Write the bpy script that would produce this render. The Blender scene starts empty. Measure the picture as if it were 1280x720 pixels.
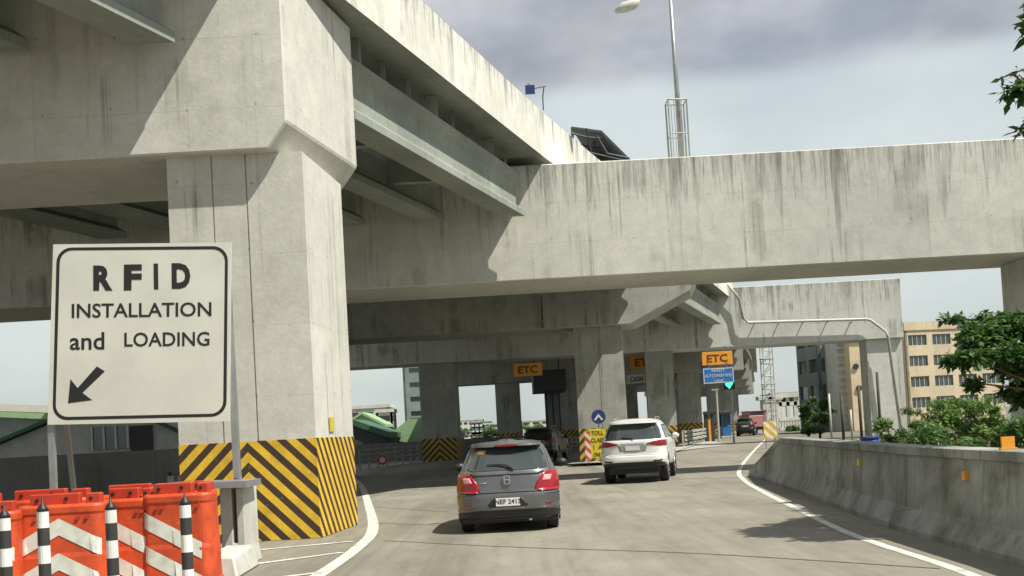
import bpy, bmesh, math, random
from mathutils import Vector, Matrix
random.seed(7)
D = bpy.data
scene = bpy.context.scene
COL = scene.collection
R = math.radians

# ------------------------------------------------------------------ camera
F = 1400.0; CAMH = 1.6; TH = 0.055; PITCH = R(2.0)
CX = 640.0; CY = 541.0 - F*math.tan(PITCH)
fw = Vector((0, math.cos(PITCH), math.sin(PITCH)))
r0 = Vector((1, 0, 0)); u0 = Vector((0, -math.sin(PITCH), math.cos(PITCH)))
cr = math.cos(TH)*r0 - math.sin(TH)*u0
cu = math.sin(TH)*r0 + math.cos(TH)*u0
CAM = Vector((0, 0, CAMH))
def ray(px, py): return fw*F + cr*(px-CX) + cu*(CY-py)
def P(px, py, Y):
    d = ray(px, py); return CAM + d*(Y/d.y)
def G(px, py, z=0.0):
    d = ray(px, py); return CAM + d*((z-CAMH)/d.z)
cam = D.cameras.new('camera'); co = D.objects.new('camera', cam); COL.objects.link(co)
cam.lens = 36*F/1280; cam.sensor_width = 36; cam.sensor_fit = 'HORIZONTAL'
cam.shift_x = 0; cam.shift_y = (CY-360)/1280
cam.clip_end = 6000; cam.clip_start = 0.1
m = Matrix((cr, cu, -fw)).transposed().to_4x4(); m.translation = CAM
co.matrix_world = m
scene.camera = co

# ------------------------------------------------------------------ materials
def mat(name):
    m = D.materials.new(name); m.use_nodes = True
    nt = m.node_tree; b = nt.nodes['Principled BSDF']
    return m, nt, b
def N(nt, t, **kw):
    n = nt.nodes.new(t)
    for k, v in kw.items(): setattr(n, k, v)
    return n
def ramp(nt, src, stops):
    r = N(nt, 'ShaderNodeValToRGB'); e = r.color_ramp.elements
    e[0].position, e[0].color = stops[0][0], (*stops[0][1], 1)
    e[1].position, e[1].color = stops[1][0], (*stops[1][1], 1)
    for p, c in stops[2:]:
        x = e.new(p); x.color = (*c, 1)
    nt.links.new(src, r.inputs[0]); return r.outputs[0]
def g3(v): return (v, v, v)
def noise(nt, scale, detail=5, vec=None, rough=.55):
    n = N(nt, 'ShaderNodeTexNoise'); n.inputs['Scale'].default_value = scale
    n.inputs['Detail'].default_value = detail; n.inputs['Roughness'].default_value = rough
    if vec is not None: nt.links.new(vec, n.inputs['Vector'])
    return n.outputs['Fac']
def scaled(nt, vec, s, off=(0, 0, 0)):
    mp = N(nt, 'ShaderNodeMapping'); mp.inputs['Scale'].default_value = s
    mp.inputs['Location'].default_value = off
    nt.links.new(vec, mp.inputs['Vector']); return mp.outputs[0]
def mul(nt, a, b, fac=1.0, mode='MULTIPLY'):
    x = N(nt, 'ShaderNodeMix', data_type='RGBA', blend_type=mode)
    if isinstance(fac, (int, float)): x.inputs[0].default_value = fac
    else: nt.links.new(fac, x.inputs[0])
    for i, s in ((6, a), (7, b)):
        if isinstance(s, tuple): x.inputs[i].default_value = (*s, 1)
        else: nt.links.new(s, x.inputs[i])
    return x.outputs[2]
def pos(nt): return N(nt, 'ShaderNodeNewGeometry').outputs['Position']
def bump(nt, b, h, strength, dist=.02):
    bp = N(nt, 'ShaderNodeBump'); bp.inputs['Strength'].default_value = strength
    bp.inputs['Distance'].default_value = dist
    nt.links.new(h, bp.inputs['Height']); nt.links.new(bp.outputs[0], b.inputs['Normal'])
def vertical_mask(nt):
    g = N(nt, 'ShaderNodeNewGeometry'); s = N(nt, 'ShaderNodeSeparateXYZ')
    nt.links.new(g.outputs['Normal'], s.inputs[0])
    a = N(nt, 'ShaderNodeMath', operation='ABSOLUTE'); nt.links.new(s.outputs[2], a.inputs[0])
    o = N(nt, 'ShaderNodeMath', operation='SUBTRACT'); o.inputs[0].default_value = 1
    nt.links.new(a.outputs[0], o.inputs[1]); return o.outputs[0]

def concrete(name, base, streak=.6, rough=.85, blotch=.25, sx=1.0, moss=0.0, drip=None):
    m, nt, b = mat(name); p = pos(nt)
    n1 = noise(nt, .45, 8, p, .65)
    c = mul(nt, base, ramp(nt, n1, [(.3, g3(1-blotch)), (.7, g3(1.0+blotch*.3))]))
    n2 = noise(nt, 2.6, 8, p, .7)
    c = mul(nt, c, ramp(nt, n2, [(.3, g3(.88)), (.62, g3(1.04))]))
    c = mul(nt, c, ramp(nt, noise(nt, 11, 6, p, .75), [(.3, g3(.91)), (.62, g3(1.03))]))
    vm = vertical_mask(nt)
    for s, lo, hi, dk in (((1.5*sx, 1.5*sx, .05), .54, .64, .58), ((5.5*sx, 5.5*sx, .12), .58, .68, .30), ((.55*sx, .55*sx, .03), .56, .6, .72), ((11*sx, 11*sx, .3), .62, .74, .6)):
        f = noise(nt, 1.0, 4, scaled(nt, p, s), .6)
        d = ramp(nt, f, [(lo, g3(1)), (hi, (dk, dk, dk*.95))])
        fm = N(nt, 'ShaderNodeMath', operation='MULTIPLY'); fm.inputs[1].default_value = streak
        nt.links.new(vm, fm.inputs[0])
        brk = ramp(nt, noise(nt, .7, 3, p), [(.46, g3(.06)), (.6, g3(1))])
        fm2 = N(nt, 'ShaderNodeMath', operation='MULTIPLY')
        nt.links.new(fm.outputs[0], fm2.inputs[0]); nt.links.new(brk, fm2.inputs[1])
        c = mul(nt, c, d, fm2.outputs[0])
    sp = N(nt, 'ShaderNodeSeparateXYZ'); nt.links.new(p, sp.inputs[0])
    if drip:   # dark run-off stains that start at the top edge and thin out downwards
        hz = N(nt, 'ShaderNodeMapRange'); hz.inputs['From Min'].default_value = drip[0]; hz.inputs['From Max'].default_value = drip[1]
        nt.links.new(sp.outputs[2], hz.inputs[0])
        f = noise(nt, 1.0, 6, scaled(nt, p, (1.9, 1.9, .10), (7, 3, 1)), .7)
        a = N(nt, 'ShaderNodeMath', operation='MULTIPLY_ADD'); a.inputs[1].default_value = .16
        nt.links.new(hz.outputs[0], a.inputs[0]); nt.links.new(f, a.inputs[2])
        c = mul(nt, c, ramp(nt, a.outputs[0], [(.645, g3(1)), (.70, g3(.80)), (.78, g3(.52))]), vm)
        f = noise(nt, 1.0, 5, scaled(nt, p, (9, 9, .5), (2, 5, 1)), .7)
        a2 = N(nt, 'ShaderNodeMath', operation='MULTIPLY_ADD'); a2.inputs[1].default_value = .22
        nt.links.new(hz.outputs[0], a2.inputs[0]); nt.links.new(f, a2.inputs[2])
        c = mul(nt, c, ramp(nt, a2.outputs[0], [(.70, g3(1)), (.80, g3(.62))]), vm)
    cmb = N(nt, 'ShaderNodeCombineXYZ'); ad = N(nt, 'ShaderNodeMath', operation='ADD')
    nt.links.new(sp.outputs[0], ad.inputs[0]); nt.links.new(sp.outputs[1], ad.inputs[1])
    nt.links.new(ad.outputs[0], cmb.inputs[0]); nt.links.new(sp.outputs[2], cmb.inputs[1])
    br = N(nt, 'ShaderNodeTexBrick'); br.offset = 0; br.inputs['Scale'].default_value = 1
    br.inputs['Brick Width'].default_value = 2.44; br.inputs['Row Height'].default_value = 1.22
    br.inputs['Mortar Size'].default_value = .008; br.inputs['Mortar Smooth'].default_value = .3
    br.inputs['Color1'].default_value = (1, 1, 1, 1); br.inputs['Color2'].default_value = (.955, .955, .95, 1); br.inputs['Mortar'].default_value = (.80, .80, .78, 1)
    nt.links.new(cmb.outputs[0], br.inputs['Vector'])
    c = mul(nt, c, br.outputs['Color'], ramp(nt, noise(nt, .6, 3, p), [(.4, g3(.3)), (.6, g3(1))]))
    vo = N(nt, 'ShaderNodeTexVoronoi'); vo.inputs['Scale'].default_value = .82; vo.inputs['Randomness'].default_value = .12
    vo.voronoi_dimensions = '2D'; nt.links.new(cmb.outputs[0], vo.inputs['Vector'])
    c = mul(nt, c, ramp(nt, vo.outputs['Distance'], [(.014, g3(.5)), (.026, g3(1))]), .7)
    # panel to panel tone differences between pours
    sn = N(nt, 'ShaderNodeVectorMath', operation='SNAP'); sn.inputs[1].default_value = (2.6, 2.6, 40)
    nt.links.new(p, sn.inputs[0]); wn = N(nt, 'ShaderNodeTexWhiteNoise'); nt.links.new(sn.outputs[0], wn.inputs['Vector'])
    c = mul(nt, c, ramp(nt, wn.outputs['Value'], [(0, g3(.93)), (1, g3(1.03))]))
    # thin vertical formwork joints, one every 2.4 m across the faces
    fr = N(nt, 'ShaderNodeMath', operation='PINGPONG'); fr.inputs[1].default_value = 1.3
    nt.links.new(sp.outputs[0], fr.inputs[0])
    c = mul(nt, c, ramp(nt, fr.outputs[0], [(0, g3(.72)), (.012, g3(1))]), .7)
    if moss:
        f = noise(nt, .8, 6, p, .7)
        c = mul(nt, c, (.10, .10, .07), ramp(nt, f, [(.5, g3(0)), (.68, g3(moss))]), 'MIX')
    nt.links.new(c, b.inputs['Base Color']); b.inputs['Roughness'].default_value = rough
    bump(nt, b, noise(nt, 14, 6, p, .7), .25, .02)
    return m
def plain(name, color, rough=.5, metal=0, var=.12, scale=3.0, coat=0, emit=None):
    m, nt, b = mat(name); p = pos(nt)
    n = noise(nt, scale, 6, p, .6)
    c = mul(nt, color, ramp(nt, n, [(.3, g3(1-var)), (.7, g3(1+var*.25))]))
    nt.links.new(c, b.inputs['Base Color'])
    b.inputs['Roughness'].default_value = rough; b.inputs['Metallic'].default_value = metal
    if coat: b.inputs['Coat Weight'].default_value = coat; b.inputs['Coat Roughness'].default_value = .05
    if emit:
        b.inputs['Emission Color'].default_value = (*color, 1); b.inputs['Emission Strength'].default_value = emit
    return m
def stripes(name, c1, c2, period, duty=.5, mode='chevron', wear=.3):
    """diagonal hazard stripes in the part's own coordinates"""
    m, nt, b = mat(name)
    tc = N(nt, 'ShaderNodeTexCoord').outputs['Object']
    s = N(nt, 'ShaderNodeSeparateXYZ'); nt.links.new(tc, s.inputs[0])
    def mth(op, a, bb=None):
        n = N(nt, 'ShaderNodeMath', operation=op)
        for i, v in ((0, a), (1, bb)):
            if v is None: continue
            if isinstance(v, (int, float)): n.inputs[i].default_value = v
            else: nt.links.new(v, n.inputs[i])
        return n.outputs[0]
    x = mth('ABSOLUTE', s.outputs[0]) if mode == 'chevron' else s.outputs[0]
    if mode == 'bands': f = s.outputs[2]
    else: f = mth('ADD', mth('ADD', s.outputs[2], x), s.outputs[1])
    f = mth('FRACT', mth('DIVIDE', mth('ADD', f, 50*period), period))
    st = mth('GREATER_THAN', f, duty)
    c = mul(nt, c1, c2, st, 'MIX')
    p = pos(nt)
    c = mul(nt, c, ramp(nt, noise(nt, 3.5, 8, p, .7), [(.3, g3(1-wear)), (.6, g3(1.03))]))
    c = mul(nt, c, (.36, .35, .31), ramp(nt, noise(nt, 6, 9, p, .8), [(.63, g3(0)), (.66, g3(.75))]), 'MIX')
    c = mul(nt, c, ramp(nt, noise(nt, 1.0, 5, scaled(nt, p, (5, 5, .5))), [(.5, g3(1)), (.7, g3(.7))]), .6)
    nt.links.new(c, b.inputs['Base Color']); b.inputs['Roughness'].default_value = .65
    return m
def road_material(name, base):
    m, nt, b = mat(name); p = pos(nt)
    c = mul(nt, base, ramp(nt, noise(nt, .22, 6, p, .6), [(.3, g3(.78)), (.68, g3(1.1))]))
    c = mul(nt, c, ramp(nt, noise(nt, 1.7, 8, scaled(nt, p, (1.3, .28, 1)), .65), [(.32, g3(.8)), (.66, g3(1.06))]))
    c = mul(nt, c, ramp(nt, noise(nt, 38, 4, p, .8), [(.3, g3(.82)), (.7, g3(1.08))]))
    # oil and tyre darkening along the lane
    c = mul(nt, c, ramp(nt, noise(nt, 1.0, 4, scaled(nt, p, (.75, .03, 1)), .5), [(.48, g3(1)), (.66, g3(.74))]))
    c = mul(nt, c, ramp(nt, noise(nt, 5, 8, scaled(nt, p, (1, .45, 1)), .75), [(.36, g3(.90)), (.5, g3(1))]))
    c = mul(nt, c, ramp(nt, noise(nt, 2.7, 3, p, .6), [(.28, g3(.55)), (.34, g3(1))]), .6)
    ap = noise(nt, .55, 2, scaled(nt, p, (1, .5, 1), (4.2, 9.1, 0)), .3)
    c = mul(nt, c, (.20, .19, .165), ramp(nt, ap, [(.66, g3(0)), (.675, g3(.55))]), 'MIX')
    c = mul(nt, c, ramp(nt, noise(nt, 1.0, 2, scaled(nt, p, (7, .12, 1))), [(.48, g3(1)), (.66, g3(.90))]))
    v = N(nt, 'ShaderNodeTexVoronoi', feature='DISTANCE_TO_EDGE'); v.inputs['Scale'].default_value = .33
    w = N(nt, 'ShaderNodeVectorMath', operation='ADD')
    nz = N(nt, 'ShaderNodeTexNoise'); nz.inputs['Scale'].default_value = 1.6; nz.inputs['Detail'].default_value = 6
    nt.links.new(p, nz.inputs['Vector']); nt.links.new(p, w.inputs[0]); nt.links.new(nz.outputs['Color'], w.inputs[1])
    nt.links.new(w.outputs[0], v.inputs['Vector'])
    ck = ramp(nt, v.outputs['Distance'], [(0, g3(.55)), (.006, g3(1))])
    c = mul(nt, c, ck, ramp(nt, noise(nt, .15, 2, p), [(.5, g3(0)), (.62, g3(.8))]))
    nt.links.new(c, b.inputs['Base Color'])
    nt.links.new(ramp(nt, noise(nt, .5, 5, p), [(.3, g3(.62)), (.7, g3(.85))]), b.inputs['Roughness'])
    bump(nt, b, noise(nt, 45, 5, p, .8), .3, .01)
    return m
def leafmat(name, c1, c2, c3):
    m, nt, b = mat(name); p = pos(nt)
    c = ramp(nt, noise(nt, 2.4, 3, p), [(.35, c1), (.52, c2), (.68, c3)])
    c = mul(nt, c, ramp(nt, noise(nt, 22, 2, p), [(.35, g3(.6)), (.7, g3(1.2))]))
    nt.links.new(c, b.inputs['Base Color']); b.inputs['Roughness'].default_value = .5
    b.inputs['Subsurface Weight'].default_value = 0
    tr = N(nt, 'ShaderNodeBsdfTranslucent'); nt.links.new(c, tr.inputs['Color'])
    mx = N(nt, 'ShaderNodeMixShader'); mx.inputs[0].default_value = .35
    out = nt.nodes['Material Output']
    nt.links.new(b.outputs[0], mx.inputs[1]); nt.links.new(tr.outputs[0], mx.inputs[2])
    nt.links.new(mx.outputs[0], out.inputs['Surface'])
    return m
def glassmat(name, color=(.02, .025, .025), rough=.06):
    m, nt, b = mat(name); p = pos(nt)
    c = mul(nt, color, ramp(nt, noise(nt, 1.2, 3, p), [(.3, g3(.7)), (.7, g3(1.5))]))
    nt.links.new(c, b.inputs['Base Color'])
    b.inputs['Roughness'].default_value = rough; b.inputs['IOR'].default_value = 1.6
    b.inputs['Specular IOR Level'].default_value = .7
    return m
def carpaint(name, color, metal=.4, rough=.32):
    m, nt, b = mat(name); p = pos(nt)
    dirt = ramp(nt, noise(nt, 2.2, 7, p, .7), [(.35, g3(.86)), (.7, g3(1.04))])
    c = mul(nt, color, dirt)
    nt.links.new(c, b.inputs['Base Color'])
    nt.links.new(ramp(nt, noise(nt, 3, 6, p), [(.3, g3(rough*.8)), (.7, g3(rough*1.5))]), b.inputs['Roughness'])
    b.inputs['Metallic'].default_value = metal
    b.inputs['Coat Weight'].default_value = .6; b.inputs['Coat Roughness'].default_value = .08
    return m

M = dict(
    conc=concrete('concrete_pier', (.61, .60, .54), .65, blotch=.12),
    conc_shade=concrete('concrete_shaded', (.37, .375, .335), 1.0),  # darker copy, shade under the viaduct put into its colour
    conc_portal=concrete('concrete_second_beam', (.55, .555, .505), .9, blotch=.15, drip=(6.5, 10.5)),
    conc_old=concrete('concrete_beam', (.60, .59, .525), .55, blotch=.13, sx=1.1, drip=(6.0, 9.75)),
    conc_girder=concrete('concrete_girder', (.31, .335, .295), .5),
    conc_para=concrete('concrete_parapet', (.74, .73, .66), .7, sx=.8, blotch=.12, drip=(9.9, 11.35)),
    conc_wall=concrete('concrete_barrier_wall', (.36, .37, .335), 1.0, blotch=.6, sx=.8, moss=.85, drip=(-.6, 1.6)),
    conc_light=concrete('concrete_light', (.55, .55, .5), .4, sx=3),
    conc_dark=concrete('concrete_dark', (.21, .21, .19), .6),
    road=road_material('road_concrete', (.265, .245, .195)),
    ground=plain('ground_soil', (.16, .15, .12), .95, var=.4, scale=.4),
    kerb=concrete('kerb_concrete', (.42, .41, .37), .3),
    paint_white=plain('road_paint_white', (.66, .66, .58), .7, var=.5, scale=5),
    joint=plain('joint_tar', (.07, .065, .06), .8),
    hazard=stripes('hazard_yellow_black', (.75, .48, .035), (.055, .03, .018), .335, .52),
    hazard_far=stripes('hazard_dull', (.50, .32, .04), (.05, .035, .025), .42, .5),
    hazard_tight=stripes('hazard_marker', (.7, .62, .5), (.55, .08, .04), .4, .5, 'diag'),
    bands=stripes('bands_black_white', (.035, .035, .035), (.78, .78, .74), .36, .5, 'bands', .15),
    orange=plain('orange_plastic', (.62, .075, .016), .55, var=.4, scale=4),
    orange_red=plain('orange_red_plastic', (.48, .04, .015), .55, var=.25, scale=3),
    white_tape=plain('white_reflective_tape', (.66, .68, .6), .5, var=.3, scale=6),
    sign_white=plain('sign_white', (.66, .67, .59), .5, var=.12, scale=1.4),
    sign_black=plain('sign_black', (.016, .016, .016), .6),
    sign_orange=plain('sign_orange', (.80, .33, .03), .45, var=.15),
    sign_brown=plain('sign_lettering_dark', (.10, .03, .008), .6),
    sign_blue=plain('sign_blue', (.02, .15, .47), .4),
    navy=plain('navy_disc', (.02, .04, .16), .4),
    yellow=plain('sign_yellow', (.62, .52, .03), .5, var=.25, scale=6),
    galv=plain('galvanised_steel', (.36, .37, .37), .45, .55, var=.25),
    galv_dark=plain('dull_guardrail_steel', (.34, .36, .34), .55, .3, var=.3),
    pipe=plain('pipe_pale', (.42, .43, .38), .5, var=.2),
    rust=plain('rusty_steel', (.07, .06, .045), .8, var=.4),
    dark=plain('dark_steel', (.035, .04, .04), .6),
    roofdark=plain('dark_roof_sheet', (.06, .07, .07), .6),
    black=plain('black_plastic', (.015, .015, .016), .5),
    tyre=plain('tyre_rubber', (.018, .018, .018), .85),
    rim=plain('wheel_rim', (.4, .4, .4), .35, .7),
    chrome=plain('chrome', (.6, .6, .6), .15, 1, var=.05),
    glass=glassmat('car_glass', (.035, .045, .045), .08),
    winglass=glassmat('window_glass', (.045, .06, .06), .15),
    redlight=plain('tail_light_red', (.30, .005, .012), .28, coat=.4, var=.05),
    pinklight=plain('tail_light_clear', (.8, .35, .35), .2, coat=.8, var=.05),
    plate=plain('number_plate_white', (.72, .70, .68), .5),
    green_roof=plain('green_roof', (.035, .12, .06), .5, var=.3, scale=1.5),
    lime_roof=plain('pale_green_roof', (.27, .42, .22), .6, var=.15),
    cream=plain('cream_plaster', (.60, .58, .48), .8, var=.15),
    greywall=plain('grey_plaster', (.5, .5, .48), .85, var=.2),
    beige=concrete('beige_plaster', (.62, .52, .36), .35, blotch=.12),
    beige2=concrete('warm_plaster', (.68, .57, .38), .25, blotch=.1),
    whiteb=concrete('white_plaster', (.66, .66, .60), .45, blotch=.15),
    greygreen=concrete('grey_green_cladding', (.22, .27, .25), .3),
    bark=plain('bark', (.15, .10, .07), .95, var=.4, scale=6),
    leaf=leafmat('leaf_tree', (.03, .085, .02), (.07, .16, .03), (.14, .24, .05)),
    leaf2=leafmat('leaf_dark', (.035, .10, .025), (.08, .17, .04), (.16, .26, .06)),
    bush=leafmat('leaf_bush', (.06, .14, .03), (.14, .25, .05), (.30, .40, .13)),
    blue_car=plain('blue_panel', (.03, .07, .35), .35, coat=.4),
    blue_tarp=plain('blue_booth_paint', (.03, .14, .38), .4),
    pink=plain('faded_red_paint', (.5, .24, .22), .5),
    red=plain('red_paint', (.55, .04, .06), .45),
)
def emis(name, color, s):
    m, nt, b = mat(name)
    b.inputs['Base Color'].default_value = (*color, 1)
    b.inputs['Emission Color'].default_value = (*color, 1); b.inputs['Emission Strength'].default_value = s
    return m
def scuff(nm, col, amt=.35):
    m_ = M[nm]; nt_ = m_.node_tree; b_ = nt_.nodes['Principled BSDF']; src = b_.inputs['Base Color'].links[0].from_socket; p_ = pos(nt_)
    c_ = mul(nt_, src, col, ramp(nt_, noise(nt_, 5, 8, scaled(nt_, p_, (1, 1, .35)), .8), [(.52, g3(0)), (.68, g3(amt))]), 'MIX')
    c_ = mul(nt_, c_, (.62, .30, .2), ramp(nt_, noise(nt_, 30, 3, scaled(nt_, p_, (.25, 1, 2)), .6), [(.66, g3(0)), (.7, g3(amt))]), 'MIX')
    nt_.links.new(c_, b_.inputs['Base Color'])
scuff('orange', (.22, .07, .03), .6); scuff('orange_red', (.2, .06, .03), .6)
scuff('sign_white', (.5, .48, .4), .2)
M['green_lamp'] = emis('green_lamp', (.03, .9, .25), 3.5)
M['dark_red'] = plain('tail_light_dark', (.22, .006, .012), .35, var=.05)
M['red_lamp'] = emis('brake_lamp', (.6, .01, .02), .35)

# ------------------------------------------------------------------ objects
def tag(o, label=None, cat=None, group=None, kind=None):
    if label: o['label'] = label
    if cat: o['category'] = cat
    if group: o['group'] = group
    if kind: o['kind'] = kind
    return o
def thing(name, label, cat, loc=(0, 0, 0), rz=0, group=None):
    o = D.objects.new(name, None); COL.objects.link(o)
    o.empty_display_size = .2
    o.location = loc; o.rotation_euler = (0, 0, rz)
    return tag(o, label, cat, group)
def copy_tree(o, parent=None):
    c = o.copy(); COL.objects.link(c)
    if parent: c.parent = parent
    for ch in KIDS.get(o.name, []):
        copy_tree(ch, c)
    return c
KIDS = {}
class MB:
    def __init__(s): s.v = []; s.f = []; s.mi = []
    def add(s, vs, fs, mi=0):
        n = len(s.v); s.v += [Vector(v) for v in vs]; s.f += [[i+n for i in f] for f in fs]; s.mi += [mi]*len(fs); return s
    def hexa(s, b, t, mi=0):
        """b, t : four bottom and four top corners, counter-clockwise from above"""
        return s.add(list(b)+list(t), [(3, 2, 1, 0), (4, 5, 6, 7), (0, 1, 5, 4), (1, 2, 6, 5), (2, 3, 7, 6), (3, 0, 4, 7)], mi)
    def box(s, x0, x1, y0, y1, z0, z1, sh=0, mi=0):
        d = sh*(y1-y0)
        q = [(x0, y0), (x1, y0), (x1+d, y1), (x0+d, y1)]
        return s.hexa([(x, y, z0) for x, y in q], [(x, y, z1) for x, y in q], mi)
    def cbox(s, c, sx, sy, sz, rz=0, mi=0):
        M_ = Matrix.Rotation(rz, 3, 'Z'); c = Vector(c)
        q = [(-sx/2, -sy/2), (sx/2, -sy/2), (sx/2, sy/2), (-sx/2, sy/2)]
        return s.hexa([c+M_@Vector((x, y, -sz/2)) for x, y in q], [c+M_@Vector((x, y, sz/2)) for x, y in q], mi)
    def prism(s, pts, d, mi=0):
        """polygon pts extruded along vector d"""
        pts = [Vector(p) for p in pts]; d = Vector(d); n = len(pts)
        fs = [tuple(range(n)), tuple(range(2*n-1, n-1, -1))]
        fs += [(i, i+n, (i+1) % n+n, (i+1) % n) for i in range(n)]
        return s.add(pts+[p+d for p in pts], fs, mi)
    def tube(s, path, r, n=8, mi=0, caps=True):
        path = [Vector(p) for p in path]
        rs = r if isinstance(r, (list, tuple)) else [r]*len(path)
        rings = []
        for i, p in enumerate(path):
            a = path[max(i-1, 0)]; b = path[min(i+1, len(path)-1)]
            t = (b-a).normalized()
            ref = Vector((0, 0, 1)) if abs(t.z) < .9 else Vector((0, 1, 0))
            u = t.cross(ref).normalized(); w = t.cross(u).normalized()
            rings.append([p+(u*math.cos(k*2*math.pi/n)+w*math.sin(k*2*math.pi/n))*rs[i] for k in range(n)])
        vs = [v for rg in rings for v in rg]; fs = []
        for i in range(len(path)-1):
            for k in range(n):
                fs.append((i*n+k, i*n+(k+1) % n, (i+1)*n+(k+1) % n, (i+1)*n+k))
        if caps: fs += [tuple(range(n))[::-1], tuple(range((len(path)-1)*n, len(path)*n))]
        return s.add(vs, fs, mi)
    def build(s, name, mats, parent=None, smooth=False, bevel=0):
        org = Vector(parent_world(parent)) if parent else Vector((0, 0, 0))
        me = D.meshes.new(name); me.from_pydata([v-org for v in s.v], [], s.f); me.update()
        bm = bmesh.new(); bm.from_mesh(me); bmesh.ops.recalc_face_normals(bm, faces=bm.faces[:])
        if bevel:
            es = [e for e in bm.edges if len(e.link_faces) == 2 and e.calc_face_angle(0) > .6]
            bmesh.ops.bevel(bm, geom=es, offset=bevel, segments=1, affect='EDGES', clamp_overlap=True)
        bm.to_mesh(me); bm.free()
        if not isinstance(mats, (list, tuple)): mats = [mats]
        for m_ in mats: me.materials.append(m_)
        if len(mats) > 1 and not bevel: me.polygons.foreach_set('material_index', s.mi)
        if smooth: me.polygons.foreach_set('use_smooth', [True]*len(me.polygons))
        o = D.objects.new(name, me); COL.objects.link(o)
        if parent: o.parent = parent; KIDS.setdefault(parent.name, []).append(o)
        return o
def parent_world(o):
    v = Vector((0, 0, 0))
    while o: v += o.location; o = o.parent
    return v
def struct(o): o['kind'] = 'structure'; return o
def text(name, s, size, origin, xdir, ydir, m_, parent, bold=.0, depth=.004, align='CENTER', space=1.0, sx=1.0):
    """lettering as a real raised mesh, on the plane spanned by xdir, ydir"""
    cu_ = D.curves.new(name, 'FONT'); cu_.body = s; cu_.size = size; cu_.offset = bold; cu_.extrude = depth
    cu_.align_x = align; cu_.align_y = 'CENTER'; cu_.space_character = space; cu_.resolution_u = 3
    t = D.objects.new(name, cu_); COL.objects.link(t)
    bpy.context.view_layer.update()
    me = D.meshes.new_from_object(t.evaluated_get(bpy.context.evaluated_depsgraph_get()))
    D.objects.remove(t)
    x = Vector(xdir).normalized(); y = Vector(ydir).normalized(); z = x.cross(y).normalized(); y = z.cross(x)
    M_ = Matrix((x*sx, y, z)).transposed().to_4x4(); M_.translation = Vector(origin)-parent_world(parent)
    me.transform(M_); me.materials.clear(); me.materials.append(m_)
    o = D.objects.new(name, me); COL.objects.link(o); o.parent = parent
    KIDS.setdefault(parent.name, []).append(o)
    return o
def lerp(tab, y):
    if y <= tab[0][0]: return tab[0][1]
    for (a, va), (b, vb) in zip(tab, tab[1:]):
        if y <= b: return va+(vb-va)*(y-a)/(b-a)
    return tab[-1][1]

# ------------------------------------------------------------------ world and sun
SD = Vector((-.53, .31, -1.0)).normalized()      # direction the sunlight travels
elev = math.asin(-SD.z); az = math.atan2(-SD.x, -SD.y)   # azimuth clockwise from +Y
w = D.worlds.new('World'); scene.world = w; w.use_nodes = True
nt = w.node_tree; bg = nt.nodes['Background']
sky = N(nt, 'ShaderNodeTexSky', sky_type='NISHITA'); sky.sun_disc = False
sky.sun_elevation = elev; sky.sun_rotation = az; sky.air_density = 1.2; sky.dust_density = 2.5; sky.ozone_density = 1.5
tc = N(nt, 'ShaderNodeTexCoord').outputs['Generated']
sep = N(nt, 'ShaderNodeSeparateXYZ'); nt.links.new(tc, sep.inputs[0])
cl = noise(nt, 1.0, 6, scaled(nt, tc, (2.6, 2.6, 5.5), (3.1, 1.2, .4)), .5)
cl2 = noise(nt, 1.0, 4, scaled(nt, tc, (5, 5, 10), (1.1, 4.2, .2)), .5)
# thin veil near the horizon, windscreen tint band painted in as grey cloud above
veil = mul(nt, sky.outputs[0], ramp(nt, cl2, [(.38, (4.5, 5.0, 5.0)), (.62, (5.5, 5.85, 5.65))]), .78, 'MIX')
cl3 = noise(nt, 1.0, 9, scaled(nt, tc, (7, 7, 16), (2.1, 0.2, .9)), .6)
tint_band = mul(nt, ramp(nt, cl2, [(.38, (2.3, 2.5, 3.0)), (.62, (3.9, 3.95, 4.2))]), ramp(nt, cl3, [(.35, g3(.9)), (.65, g3(1.14))]))
hi = N(nt, 'ShaderNodeMath', operation='ADD'); nt.links.new(sep.outputs[2], hi.inputs[0])
cs = N(nt, 'ShaderNodeMath', operation='MULTIPLY'); cs.inputs[1].default_value = .035
nt.links.new(cl, cs.inputs[0]); nt.links.new(cs.outputs[0], hi.inputs[1])
mr = N(nt, 'ShaderNodeMapRange', interpolation_type='SMOOTHSTEP')
mr.inputs['From Min'].default_value = .300; mr.inputs['From Max'].default_value = .322
mr.inputs['To Max'].default_value = .92
nt.links.new(hi.outputs[0], mr.inputs[0])
skyc = mul(nt, veil, tint_band, mr.outputs[0], 'MIX')
nt.links.new(skyc, bg.inputs['Color']); bg.inputs['Strength'].default_value = .105
sl = D.lights.new('sun', 'SUN'); sl.energy = 5.0; sl.angle = R(.5); sl.color = (1, .965, .86)
so = D.objects.new('sun', sl); COL.objects.link(so)
so.rotation_euler = SD.to_track_quat('-Z', 'Y').to_euler(); so.location = (20, -20, 40)

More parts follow.
